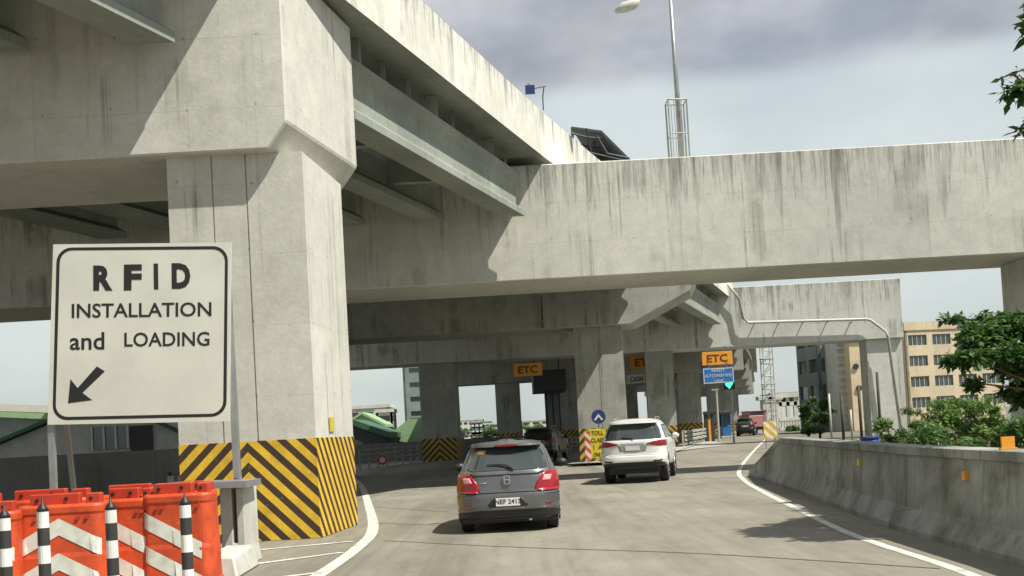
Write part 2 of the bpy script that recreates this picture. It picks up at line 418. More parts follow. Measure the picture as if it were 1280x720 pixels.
# ------------------------------------------------------------------ ground, road
g = MB(); g.add([(-900, -60, -.02), (900, -60, -.02), (900, 2600, -.02), (-900, 2600, -.02)], [(0, 1, 2, 3)])
struct(g.build('ground', M['ground']))
WB = [(0.5, 4.2), (6, 4.55), (10.8, 4.95), (14.9, 5.06), (20, 5.55), (24, 5.95), (28, 6.35), (32, 6.6)]   # Y, X of wall face foot
RR = WB + [(34, 7.2), (45, 9.6), (56, 12.6), (86, 19.6), (120, 27.5), (200, 45), (320, 70)]
ys = [-20, .5, 4, 8, 12, 16, 20, 24, 28, 32, 36, 45, 56, 70, 86, 120, 200, 320]
rd = MB()
vs = []; fs = []
for i, y in enumerate(ys):
    xr = lerp(RR, y)+.25; xl = -14 if y < 60 else -14+(y-60)*.25
    vs += [(xl, y, 0), (xr, y, 0)]
    if i: fs.append((2*i-2, 2*i-1, 2*i+1, 2*i))
rd.add(vs, fs); struct(rd.build('road', M['road']))
def strip(path, w_, name, m_, z=.004):
    mb = MB(); vs = []; n = len(path); fs = []
    path = [Vector(p) for p in path]
    for i, p in enumerate(path):
        a = path[max(i-1, 0)]; b = path[min(i+1, n-1)]; t = (b-a); t.z = 0; t.normalize()
        nn = Vector((-t.y, t.x, 0))*w_/2
        vs += [(p.x-nn.x, p.y-nn.y, z), (p.x+nn.x, p.y+nn.y, z)]
        if i: fs.append((2*i-2, 2*i-1, 2*i+1, 2*i))
    mb.add(vs, fs); return struct(mb.build(name, m_))
def smoothpath(pts, n=6):
    out = []
    P_ = [Vector(p) for p in pts]
    for i in range(len(P_)-1):
        a = P_[max(i-1, 0)]; b = P_[i]; c = P_[i+1]; d = P_[min(i+2, len(P_)-1)]
        for k in range(n):
            t = k/n
            out.append(.5*((2*b)+(-a+c)*t+(2*a-5*b+4*c-d)*t*t+(-a+3*b-3*c+d)*t**3))
    out.append(P_[-1]); return out
strip(smoothpath([G(1290, 752), G(1196, 712), G(1067, 669), G(1005, 640), G(958, 617), G(930, 600), G(925, 586), G(942, 564), G(957, 549)]), .13, 'edge_line', M['paint_white'])
strip(smoothpath([G(330, 760), G(400, 718), G(448, 684), G(466, 662), G(462, 636), G(452, 608), G(440, 596)]), .2, 'edge_line', M['paint_white'])
strip([G(300, 690), G(442, 677)], .14, 'chevron_line', M['paint_white'], .008)
strip([G(315, 706), G(428, 691)], .14, 'chevron_line', M['paint_white'], .008)
strip([G(330, 725), G(400, 716)], .14, 'chevron_line', M['paint_white'], .008)
strip(smoothpath([G(480, 676), G(640, 684), G(870, 692), G(1175, 711)]), .035, 'road_joint', M['joint'])
strip([G(470, 654), G(560, 657)], .03, 'road_joint', M['joint'])
strip([G(840, 599), G(924, 597)], .1, 'road_joint', M['joint'])
strip([G(560, 640), G(470, 634)], .025, 'road_joint', M['joint'])

# ------------------------------------------------------------------ viaduct
XR = [(-8, -13.7), (18, -4.35), (18.66, -4.15), (18.67, -3.45), (34, 1.4), (50, 6.9), (75, 14.9), (100, 21.5), (125, 27.5), (150, 33), (175, 38.5), (200, 44), (230, 50.5)]
XL = [(-8, -34), (22, -22), (34, -18), (50, -12), (75, -12.5), (100, -5.5), (125, 8), (150, 14), (175, 20), (200, 25), (230, 32)]
def xr(y): return lerp(XR, y)
def xl(y): return lerp(XL, y)

def grooved_column(t, x0, x1, y0, y1, z1, sh, band=1.7, name='column', hz='hazard', grooves=(.33, .58), m_='conc'):
    mb = MB()
    mb.box(x0, x1, y0+.035, y1, 0, z1, sh)
    w_ = x1-x0; cuts = [0]+[c for c in grooves]+[1]
    for a, b in zip(cuts, cuts[1:]):
        mb.box(x0+w_*a+(.012 if a else 0), x0+w_*b-(.012 if b < 1 else 0), y0, y0+.033, 0, z1, 0)
    mb.build(name, M[m_], t)
    if band:
        e = .006; hb = MB(); d = sh*(y1-y0)
        for a, b in ((x0-e, x1+e),):
            q = [(a, y0-e), (b, y0-e), (b+d, y1+e), (a+d, y1+e)]
            q2 = [(a+.03, y0+.02), (b-.03, y0+.02), (b+d-.03, y1-.02), (a+d+.03, y1-.02)]
            for k in range(4):
                k2 = (k+1) % 4
                hb.add([(q[k][0], q[k][1], .01), (q[k2][0], q[k2][1], .01), (q[k2][0], q[k2][1], band), (q[k][0], q[k][1], band),
                        (q2[k][0], q2[k][1], band), (q2[k2][0], q2[k2][1], band)], [(0, 1, 2, 3), (3, 2, 5, 4)])
        hb.build('hazard_paint', M[hz], t)
# pier 1
PY = 18.98
t = thing('bridge_pier', 'nearest massive concrete pier behind the white sign, yellow and black hazard stripes at its foot', 'bridge pier', (-4.52, PY, 0))
grooved_column(t, -5.68, -3.36, PY, 21.6, 6.6, .1)
cp = MB()
sh = .2
for y0, y1 in ((18.7, 22.2),):
    prof = [(-13.5, 6.6), (-3.88, 6.6), (-3.54, 7.05), (-3.54, 9.9), (-13.5, 9.9)]
    cp.prism([(x, y0, z) for x, z in prof], (sh*(y1-y0), y1-y0, 0))
cp.build('cap_beam', M['conc'], t, bevel=.03)
bx = MB(); bx.box(-5.05+.02+1.22, -5.05+1.33, 19.08, 19.1-.004, 1.82, 2.06)
pl = P(396, 535, 20.0)
pb = MB(); pb.hexa([(pl.x-.02-.02, 19.9, 1.78), (pl.x+.06, 19.9, 1.78), (pl.x+.08, 20.06, 1.78), (pl.x, 20.06, 1.78)], [(pl.x-.04, 19.9, 2.05), (pl.x+.06, 19.9, 2.05), (pl.x+.08, 20.06, 2.05), (pl.x, 20.06, 2.05)])

def pier(Y, cap_x0, cap_x1, cols, label, zcap=6.2, depth=3.0, cw=2.2, haunch=None, sh=.18, band=1.6, hz='hazard_far', top=9.9, name='bridge_pier', cat='bridge pier', m_='conc_shade', group=None):
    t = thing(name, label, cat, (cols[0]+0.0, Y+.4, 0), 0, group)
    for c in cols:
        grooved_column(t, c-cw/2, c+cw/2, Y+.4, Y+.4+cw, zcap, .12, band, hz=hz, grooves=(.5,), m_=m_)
    mb = MB()
    if haunch:
        hx, hz_ = haunch
        prof = [(cap_x0, zcap), (hx, zcap), (cap_x1, hz_), (cap_x1+.25, hz_+.5), (cap_x1+.25, top), (cap_x0, top)]
    else:
        prof = [(cap_x0, zcap), (cap_x1, zcap), (cap_x1, top), (cap_x0, top)]
    mb.prism([(x, Y, z) for x, z in prof], (sh*depth if haunch else 0, depth, 0))
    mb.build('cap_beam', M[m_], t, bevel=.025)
    return t
# portal frame crossing the road at Y=34
t = thing('portal_frame', 'long pale stained concrete beam spanning the whole road overhead, nearest of the crossing beams', 'portal frame', (16.4, 34.4, 0))
mb = MB(); mb.box(-22, 21, 34, 37.4, 6.22, 9.75); mb.build('crossbeam', M['conc_old'], t, bevel=.03)
mb = MB(); mb.box(16.3, 18.7, 34.4, 36.8, 0, 6.22); mb.build('column', M['conc_old'], t, bevel=.03)
# pier 2
pier(49.4, -10.5, 8.1, [3.95, -8.8], 'concrete pier with sloping cap beam directly behind the white car, half sunlit shaft', zcap=6.12, haunch=(5.4, 7.45), depth=3.0, cw=2.15)
# portal 2
t = thing('portal_frame', 'second crossing beam carrying the drain pipe, with its right column beyond the barrier wall', 'portal frame', (25.3, 75, 0))
mb = MB(); mb.box(-13, 26.45, 75, 78, 6.55, 10.55); mb.build('crossbeam', M['conc_portal'], t, bevel=.03)
for cx, w_ in ((-5.05, 2.3), (10.0, 1.9), (25.2, 2.4)):
    mb = MB(); mb.box(cx-w_/2, cx+w_/2, 75.3, 77.6, 0, 6.55, .1); mb.build('column', M['conc_portal' if cx > 20 else 'conc_shade'], t, bevel=.02)  # left columns take the copy with shade in its colour
for cx, w_ in ((-5.05, 2.3), (10.0, 1.9)):
    hb = MB(); e = .01
    for (ax, ay, bx_, by) in ((cx-w_/2-e, 75.3-e, cx+w_/2+e, 75.3-e), (cx+w_/2+e, 75.3-e, cx+w_/2+.23+e, 77.6)):
        hb.add([(ax, ay, 0), (bx_, by, 0), (bx_, by, 1.5), (ax, ay, 1.5)], [(0, 1, 2, 3)])
    # own origin so that the chevron apex sits on the column centre
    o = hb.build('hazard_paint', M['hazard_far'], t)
    o.location = (cx-25.3, .3, 0)
    o.data.transform(Matrix.Translation((-(cx-25.3), -.3, 0)))
pp = [P(902, 345, 74.6), P(924, 374, 74.6), P(929, 398, 74.6), P(935, 403, 74.6), P(1082, 399, 74.6), P(1088, 400, 74.6), P(1107, 414, 74.6), P(1110, 422, 74.6), P(1128, 552, 74.6)]
mb = MB(); mb.tube(pp, .1, 8)
for px in (945, 975, 1005, 1035, 1065):
    a = P(px, 402.5, 74.6); mb.box(a.x-.03, a.x+.03, 74.6, 75.0, a.z-.03, a.z+.03)
mb.build('drain_pipe', M['pipe'], t, smooth=True)
# piers farther on
pier(100, -5.5, 20.8, [15.9, 5.2, -.5], 'pier seen past the second crossing beam with three shafts, behind the toll lane signs', zcap=6.1, cw=2.0, top=9.9, sh=.2)
pier(125, 9, 26.6, [22.8, 13], 'fifth pier along the toll road, just left of the dark van far ahead', zcap=6.2, cw=2.0, group='far piers of the viaduct')
pier(150, 15, 32.2, [28.3, 19], 'sixth pier in the far colonnade, beyond the fifth one', zcap=6.2, cw=2.0, group='far piers of the viaduct')
pier(175, 21, 37.6, [34, 25], 'seventh pier in the far colonnade, beyond the sixth one', zcap=6.2, cw=2.0, group='far piers of the viaduct')
pier(200, 26, 43.2, [39.4, 30], 'last and smallest pier at the far end of the colonnade', zcap=6.2, cw=2.0, group='far piers of the viaduct')

def igirder(y0, y1, off, z0, h=1.3, frac=None):
    """one I-girder from y0 to y1, off metres left of the deck edge"""
    mb = MB()
    a = Vector((xr(y0)-off, y0, 0)); b = Vector((xr(y1)-off, y1, 0))
    prof = [(-.36, 0), (.36, 0), (.36, .17), (.11, .36), (.11, h-.30), (.27, h-.17), (.27, h), (-.27, h), (-.27, h-.17), (-.11, h-.30), (-.11, .36), (-.36, .17)]
    mb.prism([(a.x+x, a.y, z0+z) for x, z in prof], b-a)
    return mb
def deck(y0, y1, label, offs, z0=8.08, gh=1.3, ztop=10.0, posts=True, para=1.35):
    t = thing('deck_span', label, 'viaduct deck', (xr(y0), y0, ztop))
    mb = MB()
    a = (xl(y0), y0); b = (xr(y0), y0); c = (xr(y1), y1); d = (xl(y1), y1)
    mb.hexa([(*p_, ztop) for p_ in (a, b, c, d)], [(*p_, ztop+.26) for p_ in (a, b, c, d)])
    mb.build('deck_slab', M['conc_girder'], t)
    for side, sgn in ((xr, 1), (xl, -1)):
        mb = MB()
        e0, e1 = side(y0), side(y1)
        k = .30*sgn
        pts = [(e0-k*.93+0, y0, ztop+.26), (e0+.012*sgn, y0, ztop-.06), (e0+.012*sgn, y0, ztop+para), (e0-k*.55, y0, ztop+para)]
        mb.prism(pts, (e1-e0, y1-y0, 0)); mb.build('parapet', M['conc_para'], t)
    for off in offs:
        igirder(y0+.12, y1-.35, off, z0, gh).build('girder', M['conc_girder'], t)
        if gh+z0 < ztop-.1:
            h = MB()
            ya, yb = y0+.12, y1-.35
            if off > offs[0]:
                q = [(xr(ya)-off-.2, ya), (xr(ya)-off+.2, ya), (xr(yb)-off+.2, yb), (xr(yb)-off-.2, yb)]
                h.hexa([(*p_, z0+gh) for p_ in q], [(*p_, ztop-.003) for p_ in q])
            else:
                n = 7
                for k in range(n):
                    y = ya+(yb-ya)*(k+.5)/n; h = MB(); h.cbox((xr(y)-off, y, (z0+gh+ztop)/2-.001), .1 if k % 2 else .3, .12 if k % 2 else .28, ztop-z0-gh-.004)
                    h.build('deck_stub', M['conc_girder'], t)
                continue
            h.build('haunch', M['conc_girder'], t)
    return t
deck(-6, 18.65, 'deck span passing overhead at the top left corner, only its girder ends showing', [1.35, 3.75, 6.15, 8.55, 10.95, 13.35], z0=8.35, gh=1.3)
t = deck(18.67, 34.0, 'deck span between the nearest pier and the long crossing beam, sunlit parapet above greenish girder', [], z0=8.1)
for i, off in enumerate([.9, 3.3, 5.7, 8.1, 10.5, 12.9]):
    igirder(22.3, 33.45, off, 8.08).build('girder', M['conc_girder'], t)
    h = MB()
    if i:
        q = [(xr(22.3)-off-.2, 22.3), (xr(22.3)-off+.2, 22.3), (xr(33.4)-off+.2, 33.4), (xr(33.4)-off-.2, 33.4)]
        h.hexa([(*p_, 9.382) for p_ in q], [(*p_, 9.997) for p_ in q])
    else:
        for k in range(8):
            y = 23.2+k*1.4; h = MB(); h.cbox((xr(y)-off, y, 9.69), .09 if k % 3 else .26, .1 if k % 3 else .24, .6)
            h.build('deck_stub', M['conc_girder'], t)
        continue
    h.build('haunch', M['conc_girder'], t)
for y in (26, 30):   # cross diaphragms between the girders
    h = MB(); h.box(xr(y)-12.7, xr(y)-1.2, y, y+.25, 8.5, 9.6); h.build('diaphragm', M['conc_girder'], t)
deck(34.02, 49.4, 'deck span just past the long crossing beam, its sunlit parapet carrying on over the beam', [1.0, 3.6, 6.2, 8.8, 11.4])
deck(49.42, 75, 'deck span between the pier behind the white car and the second crossing beam', [.9, 3.6, 6.4, 9.2, 12, 15, 18])
deck(75.02, 100, 'deck span beyond the second crossing beam over the toll lanes', [.9, 3.6, 6.4, 9.2, 12, 15, 18, 21])
for a, b, nm in ((100.02, 125, 'first'), (125.02, 150, 'second'), (150.02, 175, 'third'), (175.02, 200, 'last')):
    deck(a, b, nm+' deck span of the far colonnade section along the right side', [.9, 3.6, 6.4, 9.2], z0=8.3)

# vines and cables hanging on the far deck edge
t = thing('scaffold_tower', 'pale lattice scaffold standing against the far deck edge', 'scaffold', P(960, 545, 105)*1)
t.location.z = 0
mb = MB(); bx0 = t.location
for dx in (0, .9):
    for dy in (0, 1.2): mb.tube([(bx0.x+dx, bx0.y+dy, 0), (bx0.x+dx, bx0.y+dy, 8.6)], .05, 6)
for k in range(7):
    z = .8+k*1.2
    for dy in (0, 1.2):
        mb.tube([(bx0.x, bx0.y+dy, z), (bx0.x+.9, bx0.y+dy, z)], .04, 5); mb.tube([(bx0.x, bx0.y+dy, z), (bx0.x+.9, bx0.y+dy, z+1.2)], .04, 5)
mb.build('frame', M['pipe'], t)
for k in range(3):
    mb = MB(); mb.box(bx0.x-.1, bx0.x+1, bx0.y-.1, bx0.y+1.3, 2.4+k*2.4, 2.47+k*2.4); mb.build('platform', M['conc_light'], t)

# shed roof on the upper deck
Y = 62
pts = [P(714, 158, Y), P(752, 163, Y), P(787, 198, Y), P(730, 200, Y)]
t = thing('canopy', 'dark open-framed canopy roof peeking over the parapet on the upper deck', 'canopy', (pts[1].x, Y, 10.3))
mb = MB(); a, b, c, _ = pts
dd = Vector((1.1, 5, 0))
ff = MB(); ff.prism([a+dd, b+dd, c+dd, Vector((c.x+dd.x, c.y+dd.y, 10.3)), Vector((a.x+dd.x, a.y+dd.y, 10.3))], (0, .1, 0)); ff.build('dark_infill', M['roofdark'], t)  # added dark sheet, shade under the roof put into its colour
mb.prism([a, b, b+Vector((0, 0, -.12)), a+Vector((0, 0, -.12))], dd)
mb.prism([b, c, c+Vector((0, 0, -.14)), b+Vector((0, 0, -.14))], dd)
mb.build('roof', M['roofdark'], t)
for k in (0, .5, 1):
    o_ = dd*k; mb = MB()
    mb.tube([a+o_+Vector((0, 0, -.4)), (a+b)/2+o_+Vector((0, 0, -.5)), b+o_+Vector((-.1, 0, -.45))], .06, 5)
    mb.tube([(a+b)/2+o_, (a+b)/2+o_+Vector((.2, 0, -1.4)), c+o_+Vector((0, 0, -.2))], .06, 5)
    mb.tube([b+o_+Vector((-.3, 0, -.3)), (b+c)/2+o_+Vector((-.5, 0, -.5)), c+o_], .07, 5)
    mb.build('truss', M['dark'], t)
for k in (.05, .95):
    for q in (a, c):
        mb = MB(); mb.tube([q+dd*k, Vector((q.x+dd.x*k, q.y+dd.y*k, 10.26))], .08, 6); mb.build('post', M['galv_dark'], t)

# lamp mast with caged ladder on the portal beam
b0 = P(853, 195, 35.7); b0.z = 9.75; b0.x = P(852, 193, 35.7).x
t = thing('lamp_mast', 'tall thin lamp mast with a caged ladder rising from the long crossing beam', 'lamp mast', b0)
tp = Vector((P(838, 0, 35.7).x, 35.7, 16.4))
top = P(836, -30, 35.7)
mb = MB(); mb.tube([b0, (b0+top)/2, top], [.1, .075, .05], 10); mb.build('mast', M['galv'], t, smooth=True)
mb = MB(); hd = P(785, 8, 35.7)
mb.tube([top, top+Vector((-.4, 0, .25)), top+Vector((-.95, 0, .1)), hd+Vector((.12, 0, .1))], .03, 6); mb.build('lamp_arm', M['galv'], t)
mb = MB(); mb.tube([hd+Vector((.38, 0, .18)), hd+Vector((.2, 0, .06)), hd+Vector((-.15, 0, -.03)), hd+Vector((-.42, 0, -.16))], [.05, .16, .17, .06], 10); mb.build('lamp_head', M['conc_light'], t, smooth=True)
mb = MB()
q = [P(835, 124, 35.4), P(858, 124, 35.4), P(862, 194, 35.4), P(840, 196, 35.4)]
for dy in (0, .6):
    o_ = Vector((0, dy, 0)); loop = [p_+o_ for p_ in q]; loop[2].z = loop[3].z = 9.76
    for i in range(4): mb.tube([loop[i], loop[(i+1) % 4]], .03, 5)
    mb.tube([(loop[0]+loop[3])/2, (loop[1]+loop[2])/2], .02, 5)
    mb.tube([(loop[0]*.7+loop[1]*.3), (loop[3]*.7+loop[2]*.3)], .012, 5)
    mb.tube([(loop[0]*.3+loop[1]*.7), (loop[3]*.3+loop[2]*.7)], .012, 5)
for i in range(4): mb.tube([q[i], q[i]+Vector((0, .6, 0))], .02, 5)
mb.build('ladder_cage', M['galv_dark'], t)
# small blue sign board and aerial on deck parapet
p0 = P(664, 112, 28); 
t = thing('deck_sign', 'small dark blue sign board standing above the sunlit deck parapet', 'sign', (p0.x-.3, 28, 10.26))
mb = MB(); mb.box(p0.x-.15, p0.x+.09, 28, 28.06, p0.z-.1, p0.z+.12); mb.build('panel', M['navy'], t)
mb = MB(); mb.tube([(p0.x-.05, 28.1, 10.26), (p0.x-.05, 28.1, p0.z+.2)], .03, 6); mb.build('post', M['galv'], t)
p0 = P(680, 108, 30)
t = thing('antenna', 'thin slanting antenna rods above the parapet beside the small blue sign', 'antenna', (p0.x, 30, 10.26))
mb = MB(); mb.tube([(p0.x-.05, 30, 10.26), (p0.x-.05, 30, p0.z-.3), p0], .018, 5); mb.tube([p0+Vector((-.3, 0, -.05)), p0+Vector((.05, 0, 0))], .012, 5); mb.build('rod', M['dark'], t)

# ------------------------------------------------------------------ right barrier wall
t = thing('barrier_wall', 'long stained grey concrete barrier wall curving along the right edge of the road', 'barrier wall', (5, 14, 0))
mb = MB(); vs = []; fs = []
# closed cross-section: foot, toe, face, coping, top, back
def wsec(y):
    x = lerp(WB, y)
    if y <= 27.5: h = 1.13
    else: h = 1.13-(y-27.5)/(32-27.5)*.95
    s_ = h/1.13
    return [(x, y, 0), (x, y, .07), (x+.14*s_, y, .30*s_+.02), (x+.20*s_, y, (1.13-.13)*s_), (x+.16*s_, y, (1.13-.11)*s_), (x+.16*s_, y, h-.01), (x+.18*s_, y, h), (x+.46, y, h), (x+.46, y, h-.1), (x+.50, y, 0)]
wy = [.5+i*.7 for i in range(39)]+[28.2, 29.5, 31, 32]
n = 10
for i, y in enumerate(wy):
    vs += wsec(y)
    if i:
        for k in range(n-1): fs.append(((i-1)*n+k, i*n+k, i*n+k+1, (i-1)*n+k+1))
fs += [tuple(range(n)), tuple(range((len(wy)-1)*n, len(wy)*n))]
mb.add(vs, fs); mb.build('wall', M['conc_wall'], t)
for px, py, up in ((1237, 553, 1), (1196, 602, 0), (1081, 583, 0)):
    pass
def reflector(Y, z, label, onTop, m_='sign_orange', s_=.14):
    x = lerp(WB, Y)+(.22 if onTop else .165)
    o = MB()
    if onTop: o.box(x, x+s_, Y, Y+.03, 1.13, 1.13+s_); o.box(x-.02, x+s_+.02, Y-.01, Y+.04, 1.131, 1.15)
    else: o.box(x-.03, x+.02, Y, Y+.1, z, z+.1)
    ob = o.build('reflector', M[m_])
    tag(ob, label, 'reflector', 'orange reflectors on the barrier wall')
reflector(12.0, 0, 'square orange reflector plate standing on top of the right barrier wall', True)
reflector(12.9, .77, 'small orange reflector on the face of the right wall near the top plate', False)
reflector(18.0, .77, 'faded yellow reflector on the wall face, farther along the right wall', False, 'yellow')

# ------------------------------------------------------------------ left foreground: sign
Y = 15.0
c = [P(66.5, 305.5, Y), P(289, 303, Y), P(287, 526.5, Y), P(59.5, 531, Y)]
t = thing('road_sign', 'large square white sign reading RFID installation and loading with an arrow', 'road sign', (P(175, 600, Y).x, Y, 0))
xd = (c[1]-c[0]).normalized(); yd = (c[0]-c[3]).normalized()
def onsign(px, py, d=0): return P(px, py, Y-d)
mb = MB(); mb.prism([c[3], c[2], c[1], c[0]], (0, .03, 0)); mb.build('panel', M['sign_white'], t)
# border: rounded frame
def roundrect(cs, r, n=6):
    out = []
    for i in range(4):
        p_ = cs[i]; a = (cs[i-1]-p_).normalized(); b = (cs[(i+1) % 4]-p_).normalized()
        for k in range(n+1):
            tt = k/n*math.pi/2
            out.append(p_+a*r*(1-math.sin(tt))+b*r*(1-math.cos(tt)))
    return out
ins = [P(71, 309.5, Y-.002), P(285, 307.5, Y-.002), P(283, 520.5, Y-.002), P(65.5, 525.5, Y-.002)]
cen = sum(ins, Vector())/4
inn = []
for p_ in ins:
    d_ = p_-cen; inn.append(p_-Vector((math.copysign(.042, d_.x), 0, math.copysign(.042, d_.z))))
A = roundrect(ins, .2); B = roundrect(inn, .165)
mb = MB(); n = len(A)
mb.add(A+B+[p_+Vector((0, .004, 0)) for p_ in A+B],
       [(i, (i+1) % n, n+(i+1) % n, n+i) for i in range(n)]+[(i, (i+1) % n, 2*n+(i+1) % n, 2*n+i) for i in range(n)]+[(n+i, n+(i+1) % n, 3*n+(i+1) % n, 3*n+i) for i in range(n)])
mb.build('border', M['sign_black'], t)
def signtext(s, px0, px1, py, h, bold, name='lettering'):
    o = text(name, s, 1.0, P((px0+px1)/2, py, Y-.002), xd, yd, M['sign_black'], t, bold, .0015)
    # fit to the measured width and height
    bb = [Vector(v) for v in o.bound_box]; 
    w_ = max(b.x for b in bb)-min(b.x for b in bb); hh = max(b.z for b in bb)-min(b.z for b in bb)
    cx = (max(b.x for b in bb)+min(b.x for b in bb))/2; cz = (max(b.z for b in bb)+min(b.z for b in bb))/2
    cy = (bb[0].y)
    tgt = P((px0+px1)/2, py, Y-.002)-parent_world(t)
    W = (px1-px0)*Y/F; H = h*Y/F
    S = Matrix.Translation(tgt)@Matrix.Diagonal((W/w_, 1, H/hh, 1))@Matrix.Translation((-cx, -tgt.y, -cz))
    o.data.transform(S); return o
def letters(s, xs, py, h, w_, bold):
    for ch, x in zip(s, xs): signtext(ch, x-w_/2 if ch != 'I' else x-3.2, x+w_/2 if ch != 'I' else x+3.2, py-(x-180)*.03, h, bold)
letters('RFID', [128, 166, 195, 226], 346, 33, 24, .05)
signtext('INSTALLATION', 89, 265, 387.5, 25, .012)
signtext('and', 87, 131, 427, 22, .012)
signtext('LOADING', 155, 262, 424, 22, .012)
mb = MB()
ar = [(85, 504), (88, 474), (97, 485), (121, 458), (131, 464), (103, 491), (115, 500)]
mb.prism([P(x, y, Y-.003) for x, y in ar], (0, .004, 0)); mb.build('arrow', M['sign_black'], t)
for px, top_ in ((64, 520), (284, 330)):
    a = P(px, top_, Y+.08); mb = MB(); mb.box(a.x-.04, a.x+.04, Y+.034, Y+.11, .02 if px < 100 else 1.2, a.z); mb.build('post', M['galv'], t)
for px0, px1, top_ in ((80, 92, 500), (290, 299, 440)):
    a = P(px0, top_, Y+.12); b = P(px1, 604, Y+.75)
    if px0 < 100: b = b+(b-a)*.9; b.z = .02
    mb = MB(); mb.tube([a, b], .04, 6); mb.build('brace', M['galv'], t)
# steel base channel that carries the right-hand post
a = P(192, 606, Y); b = P(308, 601, Y)
mb = MB(); mb.hexa([(a.x, Y-.05, a.z-.07), (b.x, Y-.05, b.z-.09), (b.x, Y+.85, b.z-.09), (a.x, Y+.85, a.z-.07)], [(a.x, Y-.05, a.z), (b.x, Y-.05, b.z), (b.x, Y+.85, b.z), (a.x, Y+.85, a.z)])
mb.build('base_channel', M['galv'], t)
# concrete barrier supporting it
zt = b.z-.095
t = thing('concrete_barrier', 'weathered white concrete barrier block under the sign frame beside the striped pier', 'concrete barrier', (b.x-.2, 15.5, 0))
mb = MB(); X0 = P(277, 650, 15.4).x; X1 = P(307, 650, 15.4).x
mb.prism([(X0-.03, 15.35, 0), (X1+.04, 15.35, 0), (X1+.0, 15.35, .25), (X1, 15.35, zt), (X0+.22, 15.35, zt), (X0+.215, 15.35, .3), (X0+.16, 15.35, .3), (X0+.155, 15.35, zt), (X0, 15.35, zt), (X0, 15.35, .2)], (.02, .7, 0)); mb.build('body', M['conc_light'], t, bevel=.015)
mb = MB(); a = G(283, 722); 
mb.hexa([(X0+.12, 13.9, 0), (X1+.28, 13.75, 0), (X1+.22, 15.2, 0), (X0+.05, 15.25, 0)], [(X0+.17, 14.0, .28), (X1+.2, 13.9, .26), (X1+.14, 15.1, .3), (X0+.1, 15.15, .3)])
tag(mb.build('concrete_block', M['conc_light'], bevel=.03), 'low broken concrete block lying in front of the white barrier block', 'concrete block')

# ------------------------------------------------------------------ orange water barriers
def water_barrier(name, W, H, mt):
    t = thing(name, 'x', 'plastic barrier')
    # body: rounded vertical corners, stepped taper
    mb = MB(); rings = []
    prof = [(0, .26, 1.03), (.12, .27, 1.04), (.16, .23, 1.0), (.5, .205, .985), (.55, .19, .975), (H-.12, .165, .965), (H-.09, .175, .98), (H-.03, .175, .98), (H, .155, .96)]
    nseg = 5
    for z, hd_, ws in prof:
        w_ = W/2*ws; r = min(.11, hd_*.7); ring = []
        for sx, sy, a0 in ((1, -1, -90), (1, 1, 0), (-1, 1, 90), (-1, -1, 180)):
            for k in range(nseg+1):
                a = R(a0+90*k/nseg); ring.append((sx*(w_-r)+r*math.cos(a), sy*(hd_-r)+r*math.sin(a), z))
        rings.append(ring)
    n = len(rings[0]); vs = [v for rg in rings for v in rg]; fs = []
    for i in range(len(rings)-1):
        for k in range(n): fs.append((i*n+k, i*n+(k+1) % n, (i+1)*n+(k+1) % n, (i+1)*n+k))
    fs += [tuple(range(n))[::-1], tuple(range((len(rings)-1)*n, len(rings)*n))]
    mb.add(vs, fs); mb.build('body', M[mt], t, bevel=.006)
    mb = MB(); mb.box(-W*.36, W*.2, -.05, .05, H-.01, H+.12); mb.build('top_fin', M['orange_red'], t, bevel=.012)
    mb = MB(); mb.box(W*.27, W*.44, -.06, .06, H-.01, H+.11); mb.build('top_fin', M['orange_red'], t, bevel=.012)
    for x, z in ((-W*.28, H+.055), (W*.33, H+.05), (W*.05, H+.06)):
        mb = MB(); mb.tube([(x, -.065, z), (x, -.045, z)], .022, 8); mb.build('fin_hole', M['black'], t)
    for x in (-W*.3, -W*.22, W*.18, W*.28):     # moulded slots under the rim
        mb = MB(); mb.hexa([(x, -.188, H-.17), (x+.05, -.188, H-.17), (x+.05, -.18, H-.17), (x, -.18, H-.17)], [(x+.02, -.186, H-.13), (x+.07, -.186, H-.13), (x+.07, -.178, H-.13), (x+.02, -.178, H-.13)])
        mb.build('slot', M['orange_red'], t)
    return t
def tapes(t, W, H, ks, apex=0., th=.185, left=True, right=True):
    """white chevron tape following the slightly sloping front face"""
    def fy(x, z):
        w_ = W/2*.97
        hd_ = .19-(z-.55)/(H-.67)*.025 if z > .55 else (.23-(z-.16)/.34*.025 if z > .16 else .26)
        e = max(0, abs(x)-(w_-.11)); y = -hd_
        if e > 0: y += .11-math.sqrt(max(0, .11**2-min(e, .105)**2))
        return y-.006
    for k in ks:
        mb = MB(); nx = 22; vs = []; fs = []
        xa = -W/2*.93 if left else apex+.01; xb = W/2*(.93 if apex == 0 else .76) if right else apex
        for i in range(nx+1):
            x = xa+(xb-xa)*i/nx
            zc = k-abs(x-apex)*.54
            for dz in (0, -th):
                z = max(zc+dz, .02); vs.append((x, fy(x, z), z))
            if i: fs.append((2*i-2, 2*i, 2*i+1, 2*i-1))
        mb.add(vs, fs); mb.build('reflective_tape', M['white_tape'], t)
specs = [  # px centre, Y, W, H, rz, label, material, apex
    (80, 12.6, .98, 1.08, .03, 'orange water barrier with two-sided white chevrons between the second and third striped posts', 'orange', 0),
    (163, 13.0, .64, 1.09, -.08, 'narrow orange water barrier just right of the third striped post', 'orange', -.3),
    (226, 12.9, .82, 1.12, -.1, 'rightmost orange water barrier, its bare right side beside the white concrete barrier', 'orange', -.5),
    (-32, 12.3, .98, 1.05, .1, 'leftmost orange water barrier cut by the left edge of the picture', 'orange', 0),
]
